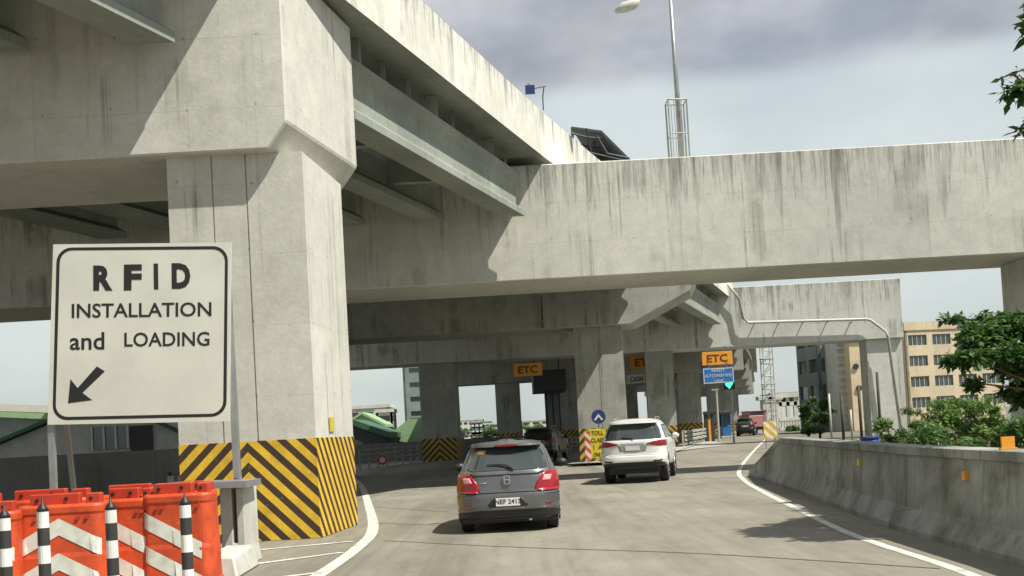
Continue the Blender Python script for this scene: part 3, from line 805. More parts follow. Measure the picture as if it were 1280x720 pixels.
for i, (px, Yb, W, H, rz, lab, mt, ap) in enumerate(specs):
    t = water_barrier('water_barrier', W, H, mt)
    tapes(t, W, H, [H-.15, H-.53, H-.91] if i != 2 else [H-.12, H-.49, H-.87], ap)
    t['label'] = lab; t['group'] = 'orange water barriers in the front row'
    a = P(px, 640, Yb); t.location = (a.x, Yb, 0); t.rotation_euler.z = rz
for px, Yb, H, lab, W in ((62, 13.9, 1.1, 'back row orange barrier showing behind the chevron barrier, below the sign', 1.15),
                          (172, 14.05, 1.1, 'second back row orange barrier, its top showing above the narrow barrier', .95),
                          (-40, 13.6, 1.1, 'back row orange barrier at the left edge of the picture', .9)):
    t = water_barrier('water_barrier', W, H, 'orange'); t['label'] = lab; t['group'] = 'orange water barriers in the back row'
    a = P(px, 640, Yb); t.location = (a.x, Yb, 0); t.rotation_euler.z = random.uniform(-.08, .08)
t = water_barrier('water_barrier', .5, 1.1, 'orange'); t['label'] = 'small orange barrier behind the rightmost front barrier, only its top seen'; t['group'] = 'orange water barriers in the back row'
t.location = (P(246, 640, 14.0).x, 14.0, 0)
# delineator posts
def delineator(px, py, Yb, lab, lean=0):
    a = P(px, py, Yb)
    t = thing('delineator_post', lab, 'delineator post', (a.x, Yb, 0), 0, 'black and white banded posts before the orange barriers')
    t.rotation_euler = (0, lean, 0)
    o = MB(); z = a.z
    KW = 10
    def cyl(r0_, z0_, r1_, z1_, mb): 
        mb.tube([(a.x, Yb, z0_), (a.x, Yb, z1_)], [r0_, r1_], 14)
    mb = MB(); cyl(.062, .03, .058, z-.06, mb); mb.build('post', M['bands'], t, smooth=False)
    mb = MB(); mb.tube([(a.x, Yb, z-.06), (a.x, Yb, z-.03), (a.x, Yb, z), (a.x, Yb, z+.02), (a.x, Yb, z+.07)], [.06, .055, .035, .012, .01], 12); mb.build('cap', M['black'], t, smooth=True)
    mb = MB(); mb.tube([(a.x, Yb, 0), (a.x, Yb, .035)], [.16, .12], 16); mb.build('base', M['black'], t)
delineator(5, 640, 11.3, 'first banded post at the left edge of the picture, half cut off')
delineator(53, 632, 11.4, 'second banded post from the left, in front of the chevron barrier')
delineator(138, 630, 11.6, 'third banded post, standing where the chevron barrier meets the narrow one', 0)
delineator(231, 624, 11.8, 'fourth banded post, in front of the rightmost orange barrier')
# bottles on the rail
for px, lab in ((213, 'small white bottle left on the far ledge beside the striped pier, left one'), (226, 'small white bottle against the striped pier foot, right one')):
    a = P(px, 596, 24); 
    t = thing('bollard', lab.replace('bottle', 'marker stub'), 'bollard', (a.x, 24, 0)); mb = MB()
    mb.tube([(a.x, 24, 0), (a.x, 24, a.z+.02)], .065, 10); mb.build('post', M['conc_light'], t)
    mb = MB(); mb.tube([(a.x, 24, a.z+.02), (a.x, 24, a.z+.1)], .05, 10); mb.build('cap', M['black'], t)

# ------------------------------------------------------------------ cars
def interp(tab, z):
    if z <= tab[0][0]: return tab[0][1:]
    for a, b in zip(tab, tab[1:]):
        if z <= b[0]:
            t_ = (z-a[0])/(b[0]-a[0]); return tuple(p+(q-p)*t_ for p, q in zip(a[1:], b[1:]))
    return tab[-1][1:]
class Car:
    def __init__(s, tab, k=.38, kf=.55, n=6):
        s.tab = tab; s.k = k; s.kf = kf; s.n = n
    def rear(s, u, z, off=0):
        w_, yr, yf = interp(s.tab, z)
        a = abs(u); sg = 1 if u >= 0 else -1
        if a <= w_:
            q = a/w_; y = yr+s.k*q**s.n
            nx = -s.k*s.n*q**(s.n-1)/w_; nl = math.hypot(1, nx)
            return Vector((u-sg*off*nx/nl, y-off/nl, z))
        return Vector((sg*(w_+off), yr+s.k+(a-w_), z))
    def front(s, u, z, off=0):
        w_, yr, yf = interp(s.tab, z); a = min(abs(u), w_*.999)
        return Vector((u, yf-s.kf*(a/w_)**s.n+off, z))
    def body(s, name, m_, t, wheels=None, wr=.36):
        zs = []
        for a, b in zip(s.tab, s.tab[1:]):
            kk = max(1, int((b[0]-a[0])/.035)); zs += [a[0]+(b[0]-a[0])*i/kk for i in range(kk)]
        zs.append(s.tab[-1][0]); mb = MB(); vs = []; rings = 0
        us = [math.sin(R(-90+180*i/26)) for i in range(27)]
        for z in zs:
            w_, yr, yf = interp(s.tab, z)
            ring = [Vector((u*w_, yr+s.k*abs(u)**s.n, z)) for u in us]
            ya, yb = yr+s.k, yf-s.kf
            ring += [Vector((w_, ya+(yb-ya)*i/12, z)) for i in range(1, 12)]
            ring += [Vector((u*w_, yf-s.kf*abs(u)**s.n, z)) for u in us[::-1]]
            ring += [Vector((-w_, yb+(ya-yb)*i/12, z)) for i in range(1, 12)]
            vs += ring; n = len(ring)
        fs = []
        for i in range(len(zs)-1):
            for k in range(n): fs.append((i*n+k, i*n+(k+1) % n, (i+1)*n+(k+1) % n, (i+1)*n+k))
        # roof closing: shrink rings
        base = (len(zs)-1)*n; cen = sum((vs[base+k] for k in range(n)), Vector())/n
        last = base
        for f_, dz in ((.8, .012), (.5, .022), (.2, .026)):
            st = len(vs)
            vs += [cen+(vs[base+k]-cen)*f_+Vector((0, 0, dz)) for k in range(n)]
            for k in range(n): fs.append((last+k, last+(k+1) % n, st+(k+1) % n, st+k))
            last = st
        fs += [tuple(range(last, last+n)), tuple(range(n))[::-1]]
        mb.add(vs, fs); o = mb.build(name, m_, t, smooth=True)
        if wheels:
            cb = bmesh.new()
            for y in wheels:
                for sx in (-1, 1):
                    Mx = Matrix.Translation((sx*.98, y, wr-.02))@Matrix.Rotation(R(90), 4, 'Y')
                    bmesh.ops.create_cone(cb, cap_ends=True, segments=28, radius1=wr+.05, radius2=wr+.05, depth=.7, matrix=Mx)
            cm = D.meshes.new('cut'); cb.to_mesh(cm); cb.free(); c_ = D.objects.new('cut', cm); COL.objects.link(c_)
            md = o.modifiers.new('b', 'BOOLEAN'); md.object = c_; md.operation = 'DIFFERENCE'; md.solver = 'EXACT'
            bpy.context.view_layer.update()
            me = D.meshes.new_from_object(o.evaluated_get(bpy.context.evaluated_depsgraph_get()))
            o.modifiers.clear(); o.data = me; D.objects.remove(c_)
            me.name = name
            me.polygons.foreach_set('use_smooth', [abs(p_.normal.x) < 2 for p_ in me.polygons])
            bm_ = bmesh.new(); bm_.from_mesh(me)
            for e in bm_.edges:
                if len(e.link_faces) == 2 and e.calc_face_angle(0) > R(50): e.smooth = False
            bm_.to_mesh(me); bm_.free()
        return o
    def patch(s, name, m_, t, rows, off=.008, nu=12, fn=None, skirt=.03, mirror=False, nz=4):
        fn = fn or s.rear; objs = []
        for sg in ((1, -1) if mirror else (1,)):
            R_ = []
            for (z0, a0, b0_), (z1, a1, b1) in zip(rows, rows[1:]):
                for i in range(nz):
                    t_ = i/nz; R_.append((z0+(z1-z0)*t_, a0+(a1-a0)*t_, b0_+(b1-b0_)*t_))
            R_.append(rows[-1]); g_ = []; gb = []
            for z, a, b in R_:
                g_.append([fn(sg*(a+(b-a)*i/nu), z, off) for i in range(nu+1)])
                gb.append([fn(sg*(a+(b-a)*i/nu), z, off-skirt) for i in range(nu+1)])
            mb = MB(); n = nu+1; rr = len(R_); vs = [v for r_ in g_ for v in r_]+[v for r_ in gb for v in r_]
            fs = [(i*n+k, i*n+k+1, (i+1)*n+k+1, (i+1)*n+k) for i in range(rr-1) for k in range(nu)]
            o_ = rr*n
            for i in range(rr-1):
                for k in (0, nu): fs.append((i*n+k, (i+1)*n+k, (i+1)*n+k+o_, i*n+k+o_))
            for k in range(nu):
                for i in (0, rr-1): fs.append((i*n+k, i*n+k+1, i*n+k+1+o_, i*n+k+o_))
            mb.add(vs, fs); objs.append(mb.build(name, m_, t, smooth=False))
            for p_ in objs[-1].data.polygons[:(rr-1)*nu]: p_.use_smooth = True
        return objs
    def side(s, u, z, off):   # u along y, on the right side
        w_, _, _ = interp(s.tab, z); return Vector((w_+off, u, z))
    def side_l(s, u, z, off):
        w_, _, _ = interp(s.tab, z); return Vector((-w_-off, u, z))
def wheels(t, ys, half, r, wd=.2):
    for y in ys:
        for sx in (-1, 1):
            x1 = sx*half; x0 = sx*(half-wd)
            wt = MB(); rr = [r*.93, r, r, r*.93]; xs = [x0, x0+sx*.03, x1-sx*.03, x1]
            wt.tube([(x, y, r) for x in xs], rr, 28)
            w_ = wt.build('wheel', M['tyre'], t, smooth=False)
            rm = MB(); rm.tube([(x1-sx*.02, y, r), (x1+sx*.012, y, r)], [r*.66, r*.62], 20)
            o = rm.build('rim', M['rim'], w_)
            sp = MB()
            for k in range(5):
                a = k*2*math.pi/5; sp.tube([(x1+sx*.014, y+math.cos(a)*r*.12, r+math.sin(a)*r*.12), (x1+sx*.014, y+math.cos(a)*r*.55, r+math.sin(a)*r*.55)], .028, 5)
            sp.build('hub_spokes', M['dark'], w_)

def hatchback(paint, plate_text):
    t = thing('car', 'x', 'car')
    tab = [(.20, .77, .12, 3.62), (.25, .825, .04, 3.74), (.42, .842, .0, 3.8), (.60, .842, .0, 3.78), (.655, .838, .015, 3.74), (.68, .832, .06, 3.70), (.80, .826, .075, 3.55), (.90, .812, .09, 3.3), (.97, .79, .12, 2.95),
           (1.02, .768, .17, 2.82), (1.15, .715, .27, 2.58), (1.30, .655, .385, 2.28), (1.37, .615, .45, 2.08), (1.415, .575, .50, 1.9), (1.447, .52, .60, 1.7), (1.468, .44, .74, 1.55), (1.48, .30, .92, 1.35)]
    c_ = Car(tab)
    c_.body('body', M[paint], t, (.66, 3.05), .30)
    wheels(t, (.66, 3.05), .80, .295, .19)
    mb = MB(); mb.box(-.76, .76, .30, 3.5, .15, .5); mb.build('underbody', M['black'], t)
    mb = MB(); mb.tube([(.35, .15, .2), (.35, .5, .22)], .03, 8); mb.build('exhaust', M['chrome'], t)
    c_.patch('lower_bumper', M['black'], t, [(.225, -.77, .77), (.26, -.86, .86), (.315, -.86, .86), (.335, -.80, .80), (.36, -.5, .5)], .014, 30)
    wn = c_.patch('rear_window', M['glass'], t, [(1.0, -.55, .55), (1.03, -.66, .66), (1.2, -.615, .615), (1.34, -.55, .55), (1.365, -.46, .46)], .008, 24)[0]
    c_.patch('window_sticker', M['sign_orange'], wn, [(1.26, -.50, -.35), (1.335, -.47, -.33)], .013, 3, skirt=.004)
    c_.patch('window_sticker', M['plate'], wn, [(1.28, -.47, -.38), (1.32, -.45, -.37)], .016, 3, skirt=.003)
    # spoiler
    sp = MB(); vs = []; nn = 16
    for i in range(nn+1):
        u = -.58+1.16*i/nn; e = (abs(u)/.58)**4*.16
        y0_ = .31+e
        vs += [(u, y0_, 1.385), (u, y0_+.015, 1.425), (u, y0_+.32, 1.475-.03*(abs(u)/.58)**3), (u, y0_+.25, 1.385)]
    fs = []
    for i in range(nn):
        for k in range(4): fs.append((4*i+k, 4*i+(k+1) % 4, 4*i+4+(k+1) % 4, 4*i+4+k))
    fs += [(0, 1, 2, 3), (4*nn, 4*nn+1, 4*nn+2, 4*nn+3)]
    sp.add(vs, fs); s_ = sp.build('spoiler', M[paint], t)
    mb = MB(); vs = []; fs = []
    for i in range(13):
        x = -.19+.38*i/12; hh = .013*(1-(x/.20)**4)+.003
        vs += [(x, .296, 1.402-hh), (x, .296, 1.402+hh), (x, .33, 1.402+hh), (x, .33, 1.402-hh)]
        if i:
            for k in range(4): fs.append((4*i-4+k, 4*i-4+(k+1) % 4, 4*i+(k+1) % 4, 4*i+k))
    mb.add(vs, fs); mb.build('brake_light', M['redlight'], s_)
    for l in c_.patch('tail_light', M['redlight'], t, [(.655, .50, .80), (.69, .44, .93), (.80, .48, .98), (.93, .58, 1.0), (.965, .66, .96)], .018, 14, mirror=True):
        sg = 1 if l.data.vertices[0].co.x > 0 else -1
        c_.patch('lens', M['pinklight'], l, [(.81, sg*.56, sg*.69), (.90, sg*.60, sg*.71)], .025, 5, skirt=.01)
    c_.patch('tailgate_seam', M['black'], t, [(.645, -.54, .54), (.660, -.55, .55)], .006, 20)
    c_.patch('tailgate_trim', M['chrome'], t, [(.672, -.50, .50), (.682, -.51, .51)], .010, 20)
    c_.patch('tailgate_crease', M[paint], t, [(.935, -.52, .52), (.965, -.6, .6), (.975, -.58, .58)], .022, 20)
    c_.patch('plate_recess', M['black'], t, [(.405, -.26, .26), (.45, -.33, .33), (.55, -.24, .24), (.565, -.2, .2)], .006, 14)
    for sg in (1, -1):
        c_.patch('panel_seam', M['black'], t, [(.97, sg*.705, sg*.711), (1.2, sg*.652, sg*.658), (1.36, sg*.595, sg*.60)], .003, 1, skirt=.006)
        c_.patch('panel_seam', M['black'], t, [(.60, sg*.60, sg*.88), (.606, sg*.60, sg*.88)], .003, 8, skirt=.006)
    c_.patch('bumper_crease', M[paint], t, [(.37, -.80, .80), (.385, -.84, .84), (.40, -.80, .80)], .02, 26)
    c_.patch('recess_trim', M['chrome'], t, [(.398, -.27, .27), (.408, -.27, .27)], .014, 14)
    mb = MB(); mb.box(-.195, .195, -.022, -.012, .43, .56); pl_ = mb.build('number_plate', M['plate'], t, bevel=.004)
    text('plate_lettering', plate_text, .105, (0, -.0235, .50), (1, 0, 0), (0, 0, 1), M['sign_black'], pl_, .002, .001, space=1.0)
    # emblem : framed capital-H shape
    mb = MB(); y_ = .060
    mb.box(-.052, -.03, y_-.02, y_+.01, .80, .90); mb.box(.03, .052, y_-.02, y_+.01, .80, .90); mb.box(-.029, .029, y_-.02, y_+.01, .84, .862); mb.box(-.052, .052, y_-.022, y_+.01, .778, .794); mb.box(-.06, .06, y_-.022, y_+.01, .904, .918)
    mb.build('emblem', M['chrome'], t)
    c_.patch('badge', M['chrome'], t, [(.80, -.46, -.34), (.815, -.46, -.34)], .008, 3)
    # wiper
    mb = MB(); mb.tube([c_.rear(.10, 1.0, .03), c_.rear(.08, 1.03, .045), c_.rear(0, 1.08, .05), c_.rear(-.12, 1.10, .04), c_.rear(-.32, 1.10, .03)], [.022, .02, .016, .014, .008], 6); mb.build('wiper', M['black'], t)
    for fn in (c_.side, c_.side_l):
        c_.patch('side_window', M['glass'], t, [(1.02, 1.0, 2.55), (1.2, 1.02, 2.35), (1.36, 1.08, 1.95)], .006, 12, fn=fn)
        c_.patch('door_seam', M['black'], t, [(.35, 1.78, 1.79), (1.0, 1.78, 1.79)], .002, 1, fn=fn, skirt=.004)
    c_.patch('windscreen', M['glass'], t, [(1.03, -.68, .68), (1.2, -.62, .62), (1.38, -.54, .54)], .006, 16, fn=c_.front)
    for sx in (-1, 1):
        mb = MB(); mb.tube([(sx*.78, 2.45, .98), (sx*.88, 2.42, 1.0)], .02, 6)
        mb.tube([(sx*.86, 2.5, 1.02), (sx*.87, 2.45, 1.02), (sx*.93, 2.40, 1.025), (sx*1.0, 2.42, 1.02), (sx*1.02, 2.45, 1.02)], [.03, .075, .085, .065, .02], 10)
        mb.build('wing_mirror', M['black'], t, smooth=True)
    c_.patch('reflector', M['redlight'], t, [(.44, .62, .70), (.47, .62, .70)], .01, 3, mirror=True)
    mb = MB(); mb.tube([(0, .95, 1.49), (0, .82, 1.60)], .008, 5); mb.build('aerial', M['black'], t)
    return t
def suv(paint, glass='glass', detail=True):
    t = thing('car', 'x', 'car')
    tab = [(.46, .84, .10, 4.62), (.52, .90, .03, 4.72), (.62, .922, .0, 4.78), (.74, .925, .0, 4.78), (.78, .922, .02, 4.76), (.81, .915, .075, 4.74), (.95, .915, .085, 4.7), (1.08, .91, .09, 4.55), (1.17, .895, .10, 3.9),
           (1.22, .875, .13, 3.62), (1.35, .835, .24, 3.42), (1.52, .775, .37, 3.1), (1.65, .725, .46, 2.85), (1.72, .68, .52, 2.65), (1.77, .61, .64, 2.4), (1.795, .48, .8, 2.2)]
    c_ = Car(tab, .34, .6, 6)
    c_.body('body', M[paint], t, (.98, 3.75), .40)
    wheels(t, (.98, 3.75), .90, .385, .25)
    mb = MB(); mb.box(-.72, .72, .35, 4.3, .26, .6); mb.box(-.6, .6, .12, .35, .40, .60); mb.tube([(-.62, .98, .385), (.62, .98, .385)], .09, 8); mb.build('underbody', M['black'], t)
    c_.patch('lower_bumper', M['black'], t, [(.462, -.84, .84), (.53, -.88, .88), (.57, -.84, .84), (.59, -.6, .6)], .012, 20)
    c_.patch('rear_window', M[glass], t, [(1.225, -.74, .74), (1.25, -.80, .80), (1.5, -.73, .73), (1.64, -.65, .65), (1.66, -.6, .6)], .008, 20)
    sp = MB(); vs = []; fs = []; nn = 16
    for i in range(nn+1):
        u = -.68+1.36*i/nn; e = (abs(u)/.68)**4*.2; y0_ = .30+e
        vs += [(u, y0_, 1.675), (u, y0_+.02, 1.725), (u, y0_+.42, 1.79-.04*(abs(u)/.68)**3), (u, y0_+.3, 1.67)]
    for i in range(nn):
        for k in range(4): fs.append((4*i+k, 4*i+(k+1) % 4, 4*i+4+(k+1) % 4, 4*i+4+k))
    fs += [(0, 1, 2, 3), (4*nn, 4*nn+1, 4*nn+2, 4*nn+3)]
    sp.add(vs, fs); sp.build('spoiler', M[paint], t)
    c_.patch('tail_light', M['dark_red'], t, [(1.03, .70, 1.02), (1.08, .42, 1.08), (1.10, .38, 1.12), (1.16, .60, 1.12), (1.185, .74, 1.05)], .014, 14, mirror=True)
    c_.patch('tailgate_trim', M['chrome'], t, [(1.10, -.33, .33), (1.125, -.33, .33)], .012, 12)
    c_.patch('plate_recess', M['galv'], t, [(.88, -.26, .26), (.90, -.36, .36), (1.06, -.42, .42), (1.07, -.40, .40)], .004, 14)
    mb = MB(); mb.box(-.2, .2, .062, .074, .92, 1.05); mb.build('number_plate', M['plate'], t)
    c_.patch('tailgate_seam', M['black'], t, [(.785, -.68, .68), (.797, -.69, .69)], .004, 16)
    c_.patch('bumper_step', M[paint], t, [(.60, -.66, .66), (.65, -.80, .80), (.665, -.80, .80), (.675, -.7, .7)], .03, 16)
    c_.patch('fog_recess', M['black'], t, [(.60, .58, .78), (.64, .56, .80)], .034, 6, mirror=True)
    mb = MB(); mb.tube([c_.rear(.02, 1.22, .03), c_.rear(0, 1.26, .045), c_.rear(-.3, 1.29, .03)], .014, 6); mb.build('wiper', M['black'], t)
    for fn in (c_.side, c_.side_l):
        c_.patch('side_window', M[glass], t, [(1.24, .80, 3.3), (1.4, .90, 3.05), (1.62, 1.1, 2.55)], .006, 14, fn=fn)
        c_.patch('running_board', M['galv'], t, [(.465, 1.6, 3.2), (.50, 1.6, 3.2)], .06, 6, fn=fn, skirt=.1)
        c_.patch('door_seam', M['black'], t, [(.55, 2.2, 2.21), (1.22, 2.2, 2.21)], .002, 1, fn=fn, skirt=.004)
    c_.patch('windscreen', M[glass], t, [(1.25, -.78, .78), (1.5, -.7, .7), (1.66, -.6, .6)], .006, 14, fn=c_.front)
    for sx in (-1, 1):
        mb = MB(); mb.tube([(sx*.88, 3.2, 1.22), (sx*.94, 3.18, 1.24), (sx*1.02, 3.15, 1.26), (sx*1.1, 3.17, 1.25)], [.03, .09, .10, .05], 10); mb.build('wing_mirror', M[paint], t, smooth=True)
        mb = MB(); mb.tube([(sx*.6, .95, 1.79), (sx*.6, 1.2, 1.835), (sx*.6, 2.2, 1.835), (sx*.6, 2.45, 1.79)], .018, 6); mb.build('roof_rail', M['galv'], t)
    return t
M['paint_grey'] = carpaint('car_paint_grey', (.15, .153, .155), .5, .32)
M['paint_white'] = carpaint('car_paint_white', (.72, .72, .70), 0, .3)
M['paint_dark'] = carpaint('car_paint_dark', (.025, .027, .03), .3, .3)
t = hatchback('paint_grey', 'NEF 2413')
t['label'] = 'dark grey hatchback with red tail lights driving away just ahead'
t['category'] = 'car'
a = P(636.5, 667, 1); b = G(637, 666)
t.location = (b.x-.0, b.y, 0); t.rotation_euler.z = R(-1.5)
HATCH = t
t = suv('paint_white')
t['label'] = 'white sport utility vehicle ahead and to the right of the grey hatchback'
b = G(793, 604.5); t.location = (b.x, b.y, 0); t.rotation_euler.z = R(-12)
SUV = t
def recopy(o, label, loc, rz, swap):
    c_ = copy_tree(o); c_['label'] = label; c_.location = loc; c_.rotation_euler.z = rz
    def rec(x):
        for ch in x.children:
            if swap and ch.data and ch.data.materials and ch.data.materials[0] == M['paint_white']:
                ch.data = ch.data.copy(); ch.data.materials[0] = M[swap]
            rec(ch)
    bpy.context.view_layer.update(); rec(c_)
    return c_
b = P(672, 560, 57); recopy(SUV, 'dark vehicle in the shade under the viaduct, mostly hidden behind the grey hatchback', (b.x, 57, 0), R(-12), 'paint_dark')
b = P(932, 545, 112); recopy(SUV, 'small dark van far ahead at the end of the toll lane', (b.x, 112, 0), R(-14), 'paint_dark')

# pale red truck farther on
b = P(949, 545, 125)
t = thing('truck', 'faded red box truck beside the small dark van far ahead', 'truck', (b.x, 125, 0))
mb = MB(); mb.box(b.x-1.0, b.x+1.0, 125, 129.5, .75, 2.05); mb.build('cargo_box', M['pink'], t, bevel=.06)
mb = MB(); mb.box(b.x-.95, b.x+.95, 125.3, 130.5, .45, .75); mb.build('chassis', M['dark'], t)
mb = MB(); mb.box(b.x-.92, b.x+.92, 125.2, 129.4, 2.051, 2.5); mb.box(b.x-1.02, b.x+1.02, 125, 129.6, 2.501, 2.6); mb.build('canopy', M['pink'], t, bevel=.04)
mb = MB(); mb.box(b.x-.78, b.x+.78, 125.14, 125.21, 2.1, 2.42); mb.build('rear_window', M['winglass'], t)
mb = MB(); mb.box(b.x-.95, b.x+.95, 129.6, 131.2, .7, 2.2); mb.build('cab', M['pink'], t, bevel=.1)
for sx in (-1, 1):
    for y in (125.9, 130.3):
        mb = MB(); mb.tube([(b.x+sx*.95, y, .4), (b.x+sx*.7, y, .4)], .4, 14); mb.build('wheel', M['tyre'], t)
    mb = MB(); mb.box(b.x+sx*.75-.12, b.x+sx*.75+.12, 124.96, 124.998, .95, 1.15); mb.build('tail_light', M['redlight'], t)

# ------------------------------------------------------------------ toll lane furniture
def board(name, label, pxa, pya, pxb, pyb, Y, mt, lines, tm, hang=None, border=None, cat='sign', th=.08, bold=.02):
    a = P(pxa, pya, Y); b = P(pxb, pya-(pxb-pxa)*.055, Y); c_ = P(pxb+.055*(pyb-pya), pyb-(pxb-pxa)*.055, Y); d = P(pxa+.055*(pyb-pya), pyb, Y)
    t = thing(name, label, cat, ((a.x+b.x)/2, Y, (a.z+b.z)/2))
    mb = MB(); mb.box(a.x, b.x, Y, Y+th, d.z, a.z); mb.build('panel', M[mt], t, bevel=.01)
    W = b.x-a.x; H = a.z-d.z
    if border:
        mb = MB(); e = .05
        for x0, x1, z0, z1 in ((a.x+.04, b.x-.04, a.z-.09, a.z-.04), (a.x+.04, b.x-.04, d.z+.04, d.z+.09), (a.x+.04, a.x+.09, d.z+.09, a.z-.09), (b.x-.09, b.x-.04, d.z+.09, a.z-.09)):
            mb.box(x0, x1, Y-.012, Y-.002, z0, z1)
        mb.build('border', M[border], t)
    n = len(lines)
    for i, (s, wf) in enumerate(lines):
        zc = a.z-H*(i+.5)/n
        o = text('lettering', s, 1, (a.x+W/2, Y-.01, zc), (1, 0, 0), (0, 0, 1), M[tm], t, bold, .006)
        bb = [Vector(v) for v in o.bound_box]; x0 = min(v.x for v in bb); x1 = max(v.x for v in bb); z0 = min(v.z for v in bb); z1 = max(v.z for v in bb)
        S = Matrix.Translation((0, 0, zc-t.location.z))@Matrix.Diagonal((W*wf/(x1-x0), 1, H/n*.58/(z1-z0), 1))@Matrix.Translation((-(x0+x1)/2, 0, -(z0+z1)/2))
        o.data.transform(S)
    if hang:
        mb = MB()
        for x in (a.x+W*.2, b.x-W*.2): mb.tube([(x, Y+th/2, a.z-.05), (x, Y+th/2, hang), (x, Y+.6, hang)], .03, 6)
        mb.build('hanger', M['galv'], t)
    return t, a, b, c_, d
board('overhead_sign', 'orange ETC lane sign hanging left of the pier behind the white car', 641.5, 455, 677, 471, 73.4, 'sign_orange', [('ETC', .68)], 'sign_brown', 6.5)
board('overhead_sign', 'orange ETC lane sign half hidden behind the second crossing beam column', 787, 445.5, 825, 462, 79.5, 'sign_orange', [('ETC', .68)], 'sign_brown', 6.5)
board('overhead_sign', 'narrow grey lettered sign under the half hidden orange ETC sign', 783, 469, 826, 480, 79.5, 'sign_white', [('CASH LANE', .8)], 'sign_black', None)
board('overhead_sign', 'orange ETC lane sign on the right, directly above the blue sign', 877, 440.5, 915, 457, 73.4, 'sign_orange', [('ETC', .68)], 'sign_brown', 6.5)
board('overhead_sign', 'blue lane sign with white lettering just below the right ETC sign', 878, 460.5, 917, 480.5, 73.3, 'sign_blue', [('READY', .42), ('AUTOSWEEP RFID', .86), ('LANE', .3)], 'sign_white', 5.55, 'white_tape', bold=.0)
# arrow lamp
a = P(912, 480, 78)
t = thing('lane_signal', 'glowing green arrow lane signal at the lower right corner of the blue sign', 'traffic signal', (a.x, 78, a.z))
mb = MB(); mb.box(a.x-.38, a.x+.38, 78.05, 78.3, a.z-.38, a.z+.38); mb.build('housing', M['black'], t, bevel=.03)
mb = MB(); mb.prism([(a.x+x, 78.02, a.z+z) for x, z in ((-.3, -.02), (-.02, -.32), (.08, -.16), (.32, .16), (.16, .30), (-.10, .05), (-.2, .2))], (0, .02, 0)); mb.build('arrow', M['green_lamp'], t)
mb = MB(); mb.tube([(a.x+.1, 78.2, 0), (a.x+.1, 78.2, a.z-.38)], .07, 8); mb.build('post', M['galv'], t)
a = P(895, 488, 88)
t = thing('light_post', 'slim white post standing left of the blue booth in the toll lane', 'post', (a.x, 88, 0))
mb = MB(); mb.tube([(a.x, 88, 0), (a.x, 88, a.z)], .1, 8); mb.build('post', M['pipe'], t)
mb = MB(); mb.box(a.x-.35, a.x+.2, 87.9, 88.1, a.z, a.z+.12); mb.build('head', M['pipe'], t)
# blue booth
def booth(px0, px1, pyt, Y, label, mt, depth=2.5):
    a = P(px0, pyt, Y); b = P(px1, pyt, Y); z = a.z
    t = thing('toll_booth', label, 'toll booth', ((a.x+b.x)/2, Y, 0))
    mb = MB(); mb.box(a.x, b.x, Y, Y+depth, .2, 1.15); mb.build('lower_panel', M[mt], t, bevel=.03)
    mb = MB(); mb.box(a.x-.25, b.x+.25, Y-.6, Y+depth+.6, 0, .2); mb.build('plinth', M['kerb'], t, bevel=.03)
    mb = MB()
    for x in (a.x+.05, (a.x+b.x)/2, b.x-.05):
        for y in (Y+.05, Y+depth-.05): mb.box(x-.05, x+.05, y-.05, y+.05, 1.15, z-.2)
    mb.build('frame', M[mt], t)
    for yy in (Y+.04, Y+depth-.05):
        mb = MB(); mb.box(a.x+.1, b.x-.1, yy, yy+.01, 1.16, z-.21); mb.build('window', M['winglass'], t)
    mb = MB(); mb.box(a.x-.3, b.x+.3, Y-.4, Y+depth+.4, z-.19, z+.05); mb.build('roof', M['dark'], t, bevel=.03)
    return t
booth(902, 913, 515, 105, 'narrow blue booth beyond the slim white post in the toll lane', 'blue_tarp')
booth(681, 699, 484, 88, 'dark toll booth standing under the viaduct, above the grey hatchback roof', 'dark')
# canopy above booth
a = P(666, 470, 84); b = P(701, 470, 84)
t = thing('toll_canopy', 'dark boxy canopy hanging over the dark toll booth', 'canopy', ((a.x+b.x)/2, 84, a.z))
mb = MB(); mb.box(a.x, b.x+.4, 84, 90, P(680, 489, 84).z, a.z+.4); mb.build('fascia', M['roofdark'], t, bevel=.03)
mb = MB()
for x in (a.x+.2, b.x): mb.tube([(x, 87, a.z), (x, 87, 10)], .05, 6)
mb.build('hanger', M['dark'], t)
# yellow signboard, blue disc, striped marker
board('notice_board', 'upright yellow notice board at the foot of the pier beside the white car', 736, 537, 757, 573, 48.6, 'yellow', [('TOLL', .7), ('CLASS', .8), ('1 A', .55), ('ONLY', .6)], 'sign_brown', None, cat='notice board', bold=.0)
a = P(748, 521, 48.7)
t = thing('round_sign', 'round dark blue sign with a white chevron above the yellow notice board', 'traffic sign', (a.x, 48.7, 0))
mb = MB(); mb.tube([(a.x, 48.7, a.z), (a.x, 48.73, a.z)], .31, 28); mb.build('disc', M['navy'], t)
mb = MB(); mb.prism([(a.x+x, 48.685, a.z+z) for x, z in ((-.2, -.12), (-.13, -.16), (0, .0), (.13, -.16), (.2, -.12), (.0, .13))], (0, .01, 0)); mb.build('chevron', M['white_tape'], t)
mb = MB(); mb.tube([(a.x, 48.78, 0), (a.x, 48.78, a.z)], .035, 6); mb.build('post', M['galv'], t)
a = P(733.5, 540, 48.5)
t = thing('object_marker', 'narrow red and white diagonal striped marker left of the yellow notice board', 'marker board', (a.x, 48.5, 0))
mb = MB(); mb.box(a.x-.11, a.x+.14, 48.5, 48.53, .25, a.z); mb.build('panel', M['hazard_tight'], t)
mb = MB(); mb.tube([(a.x, 48.56, 0), (a.x, 48.56, 1.2)], .025, 6); mb.build('post', M['galv'], t)
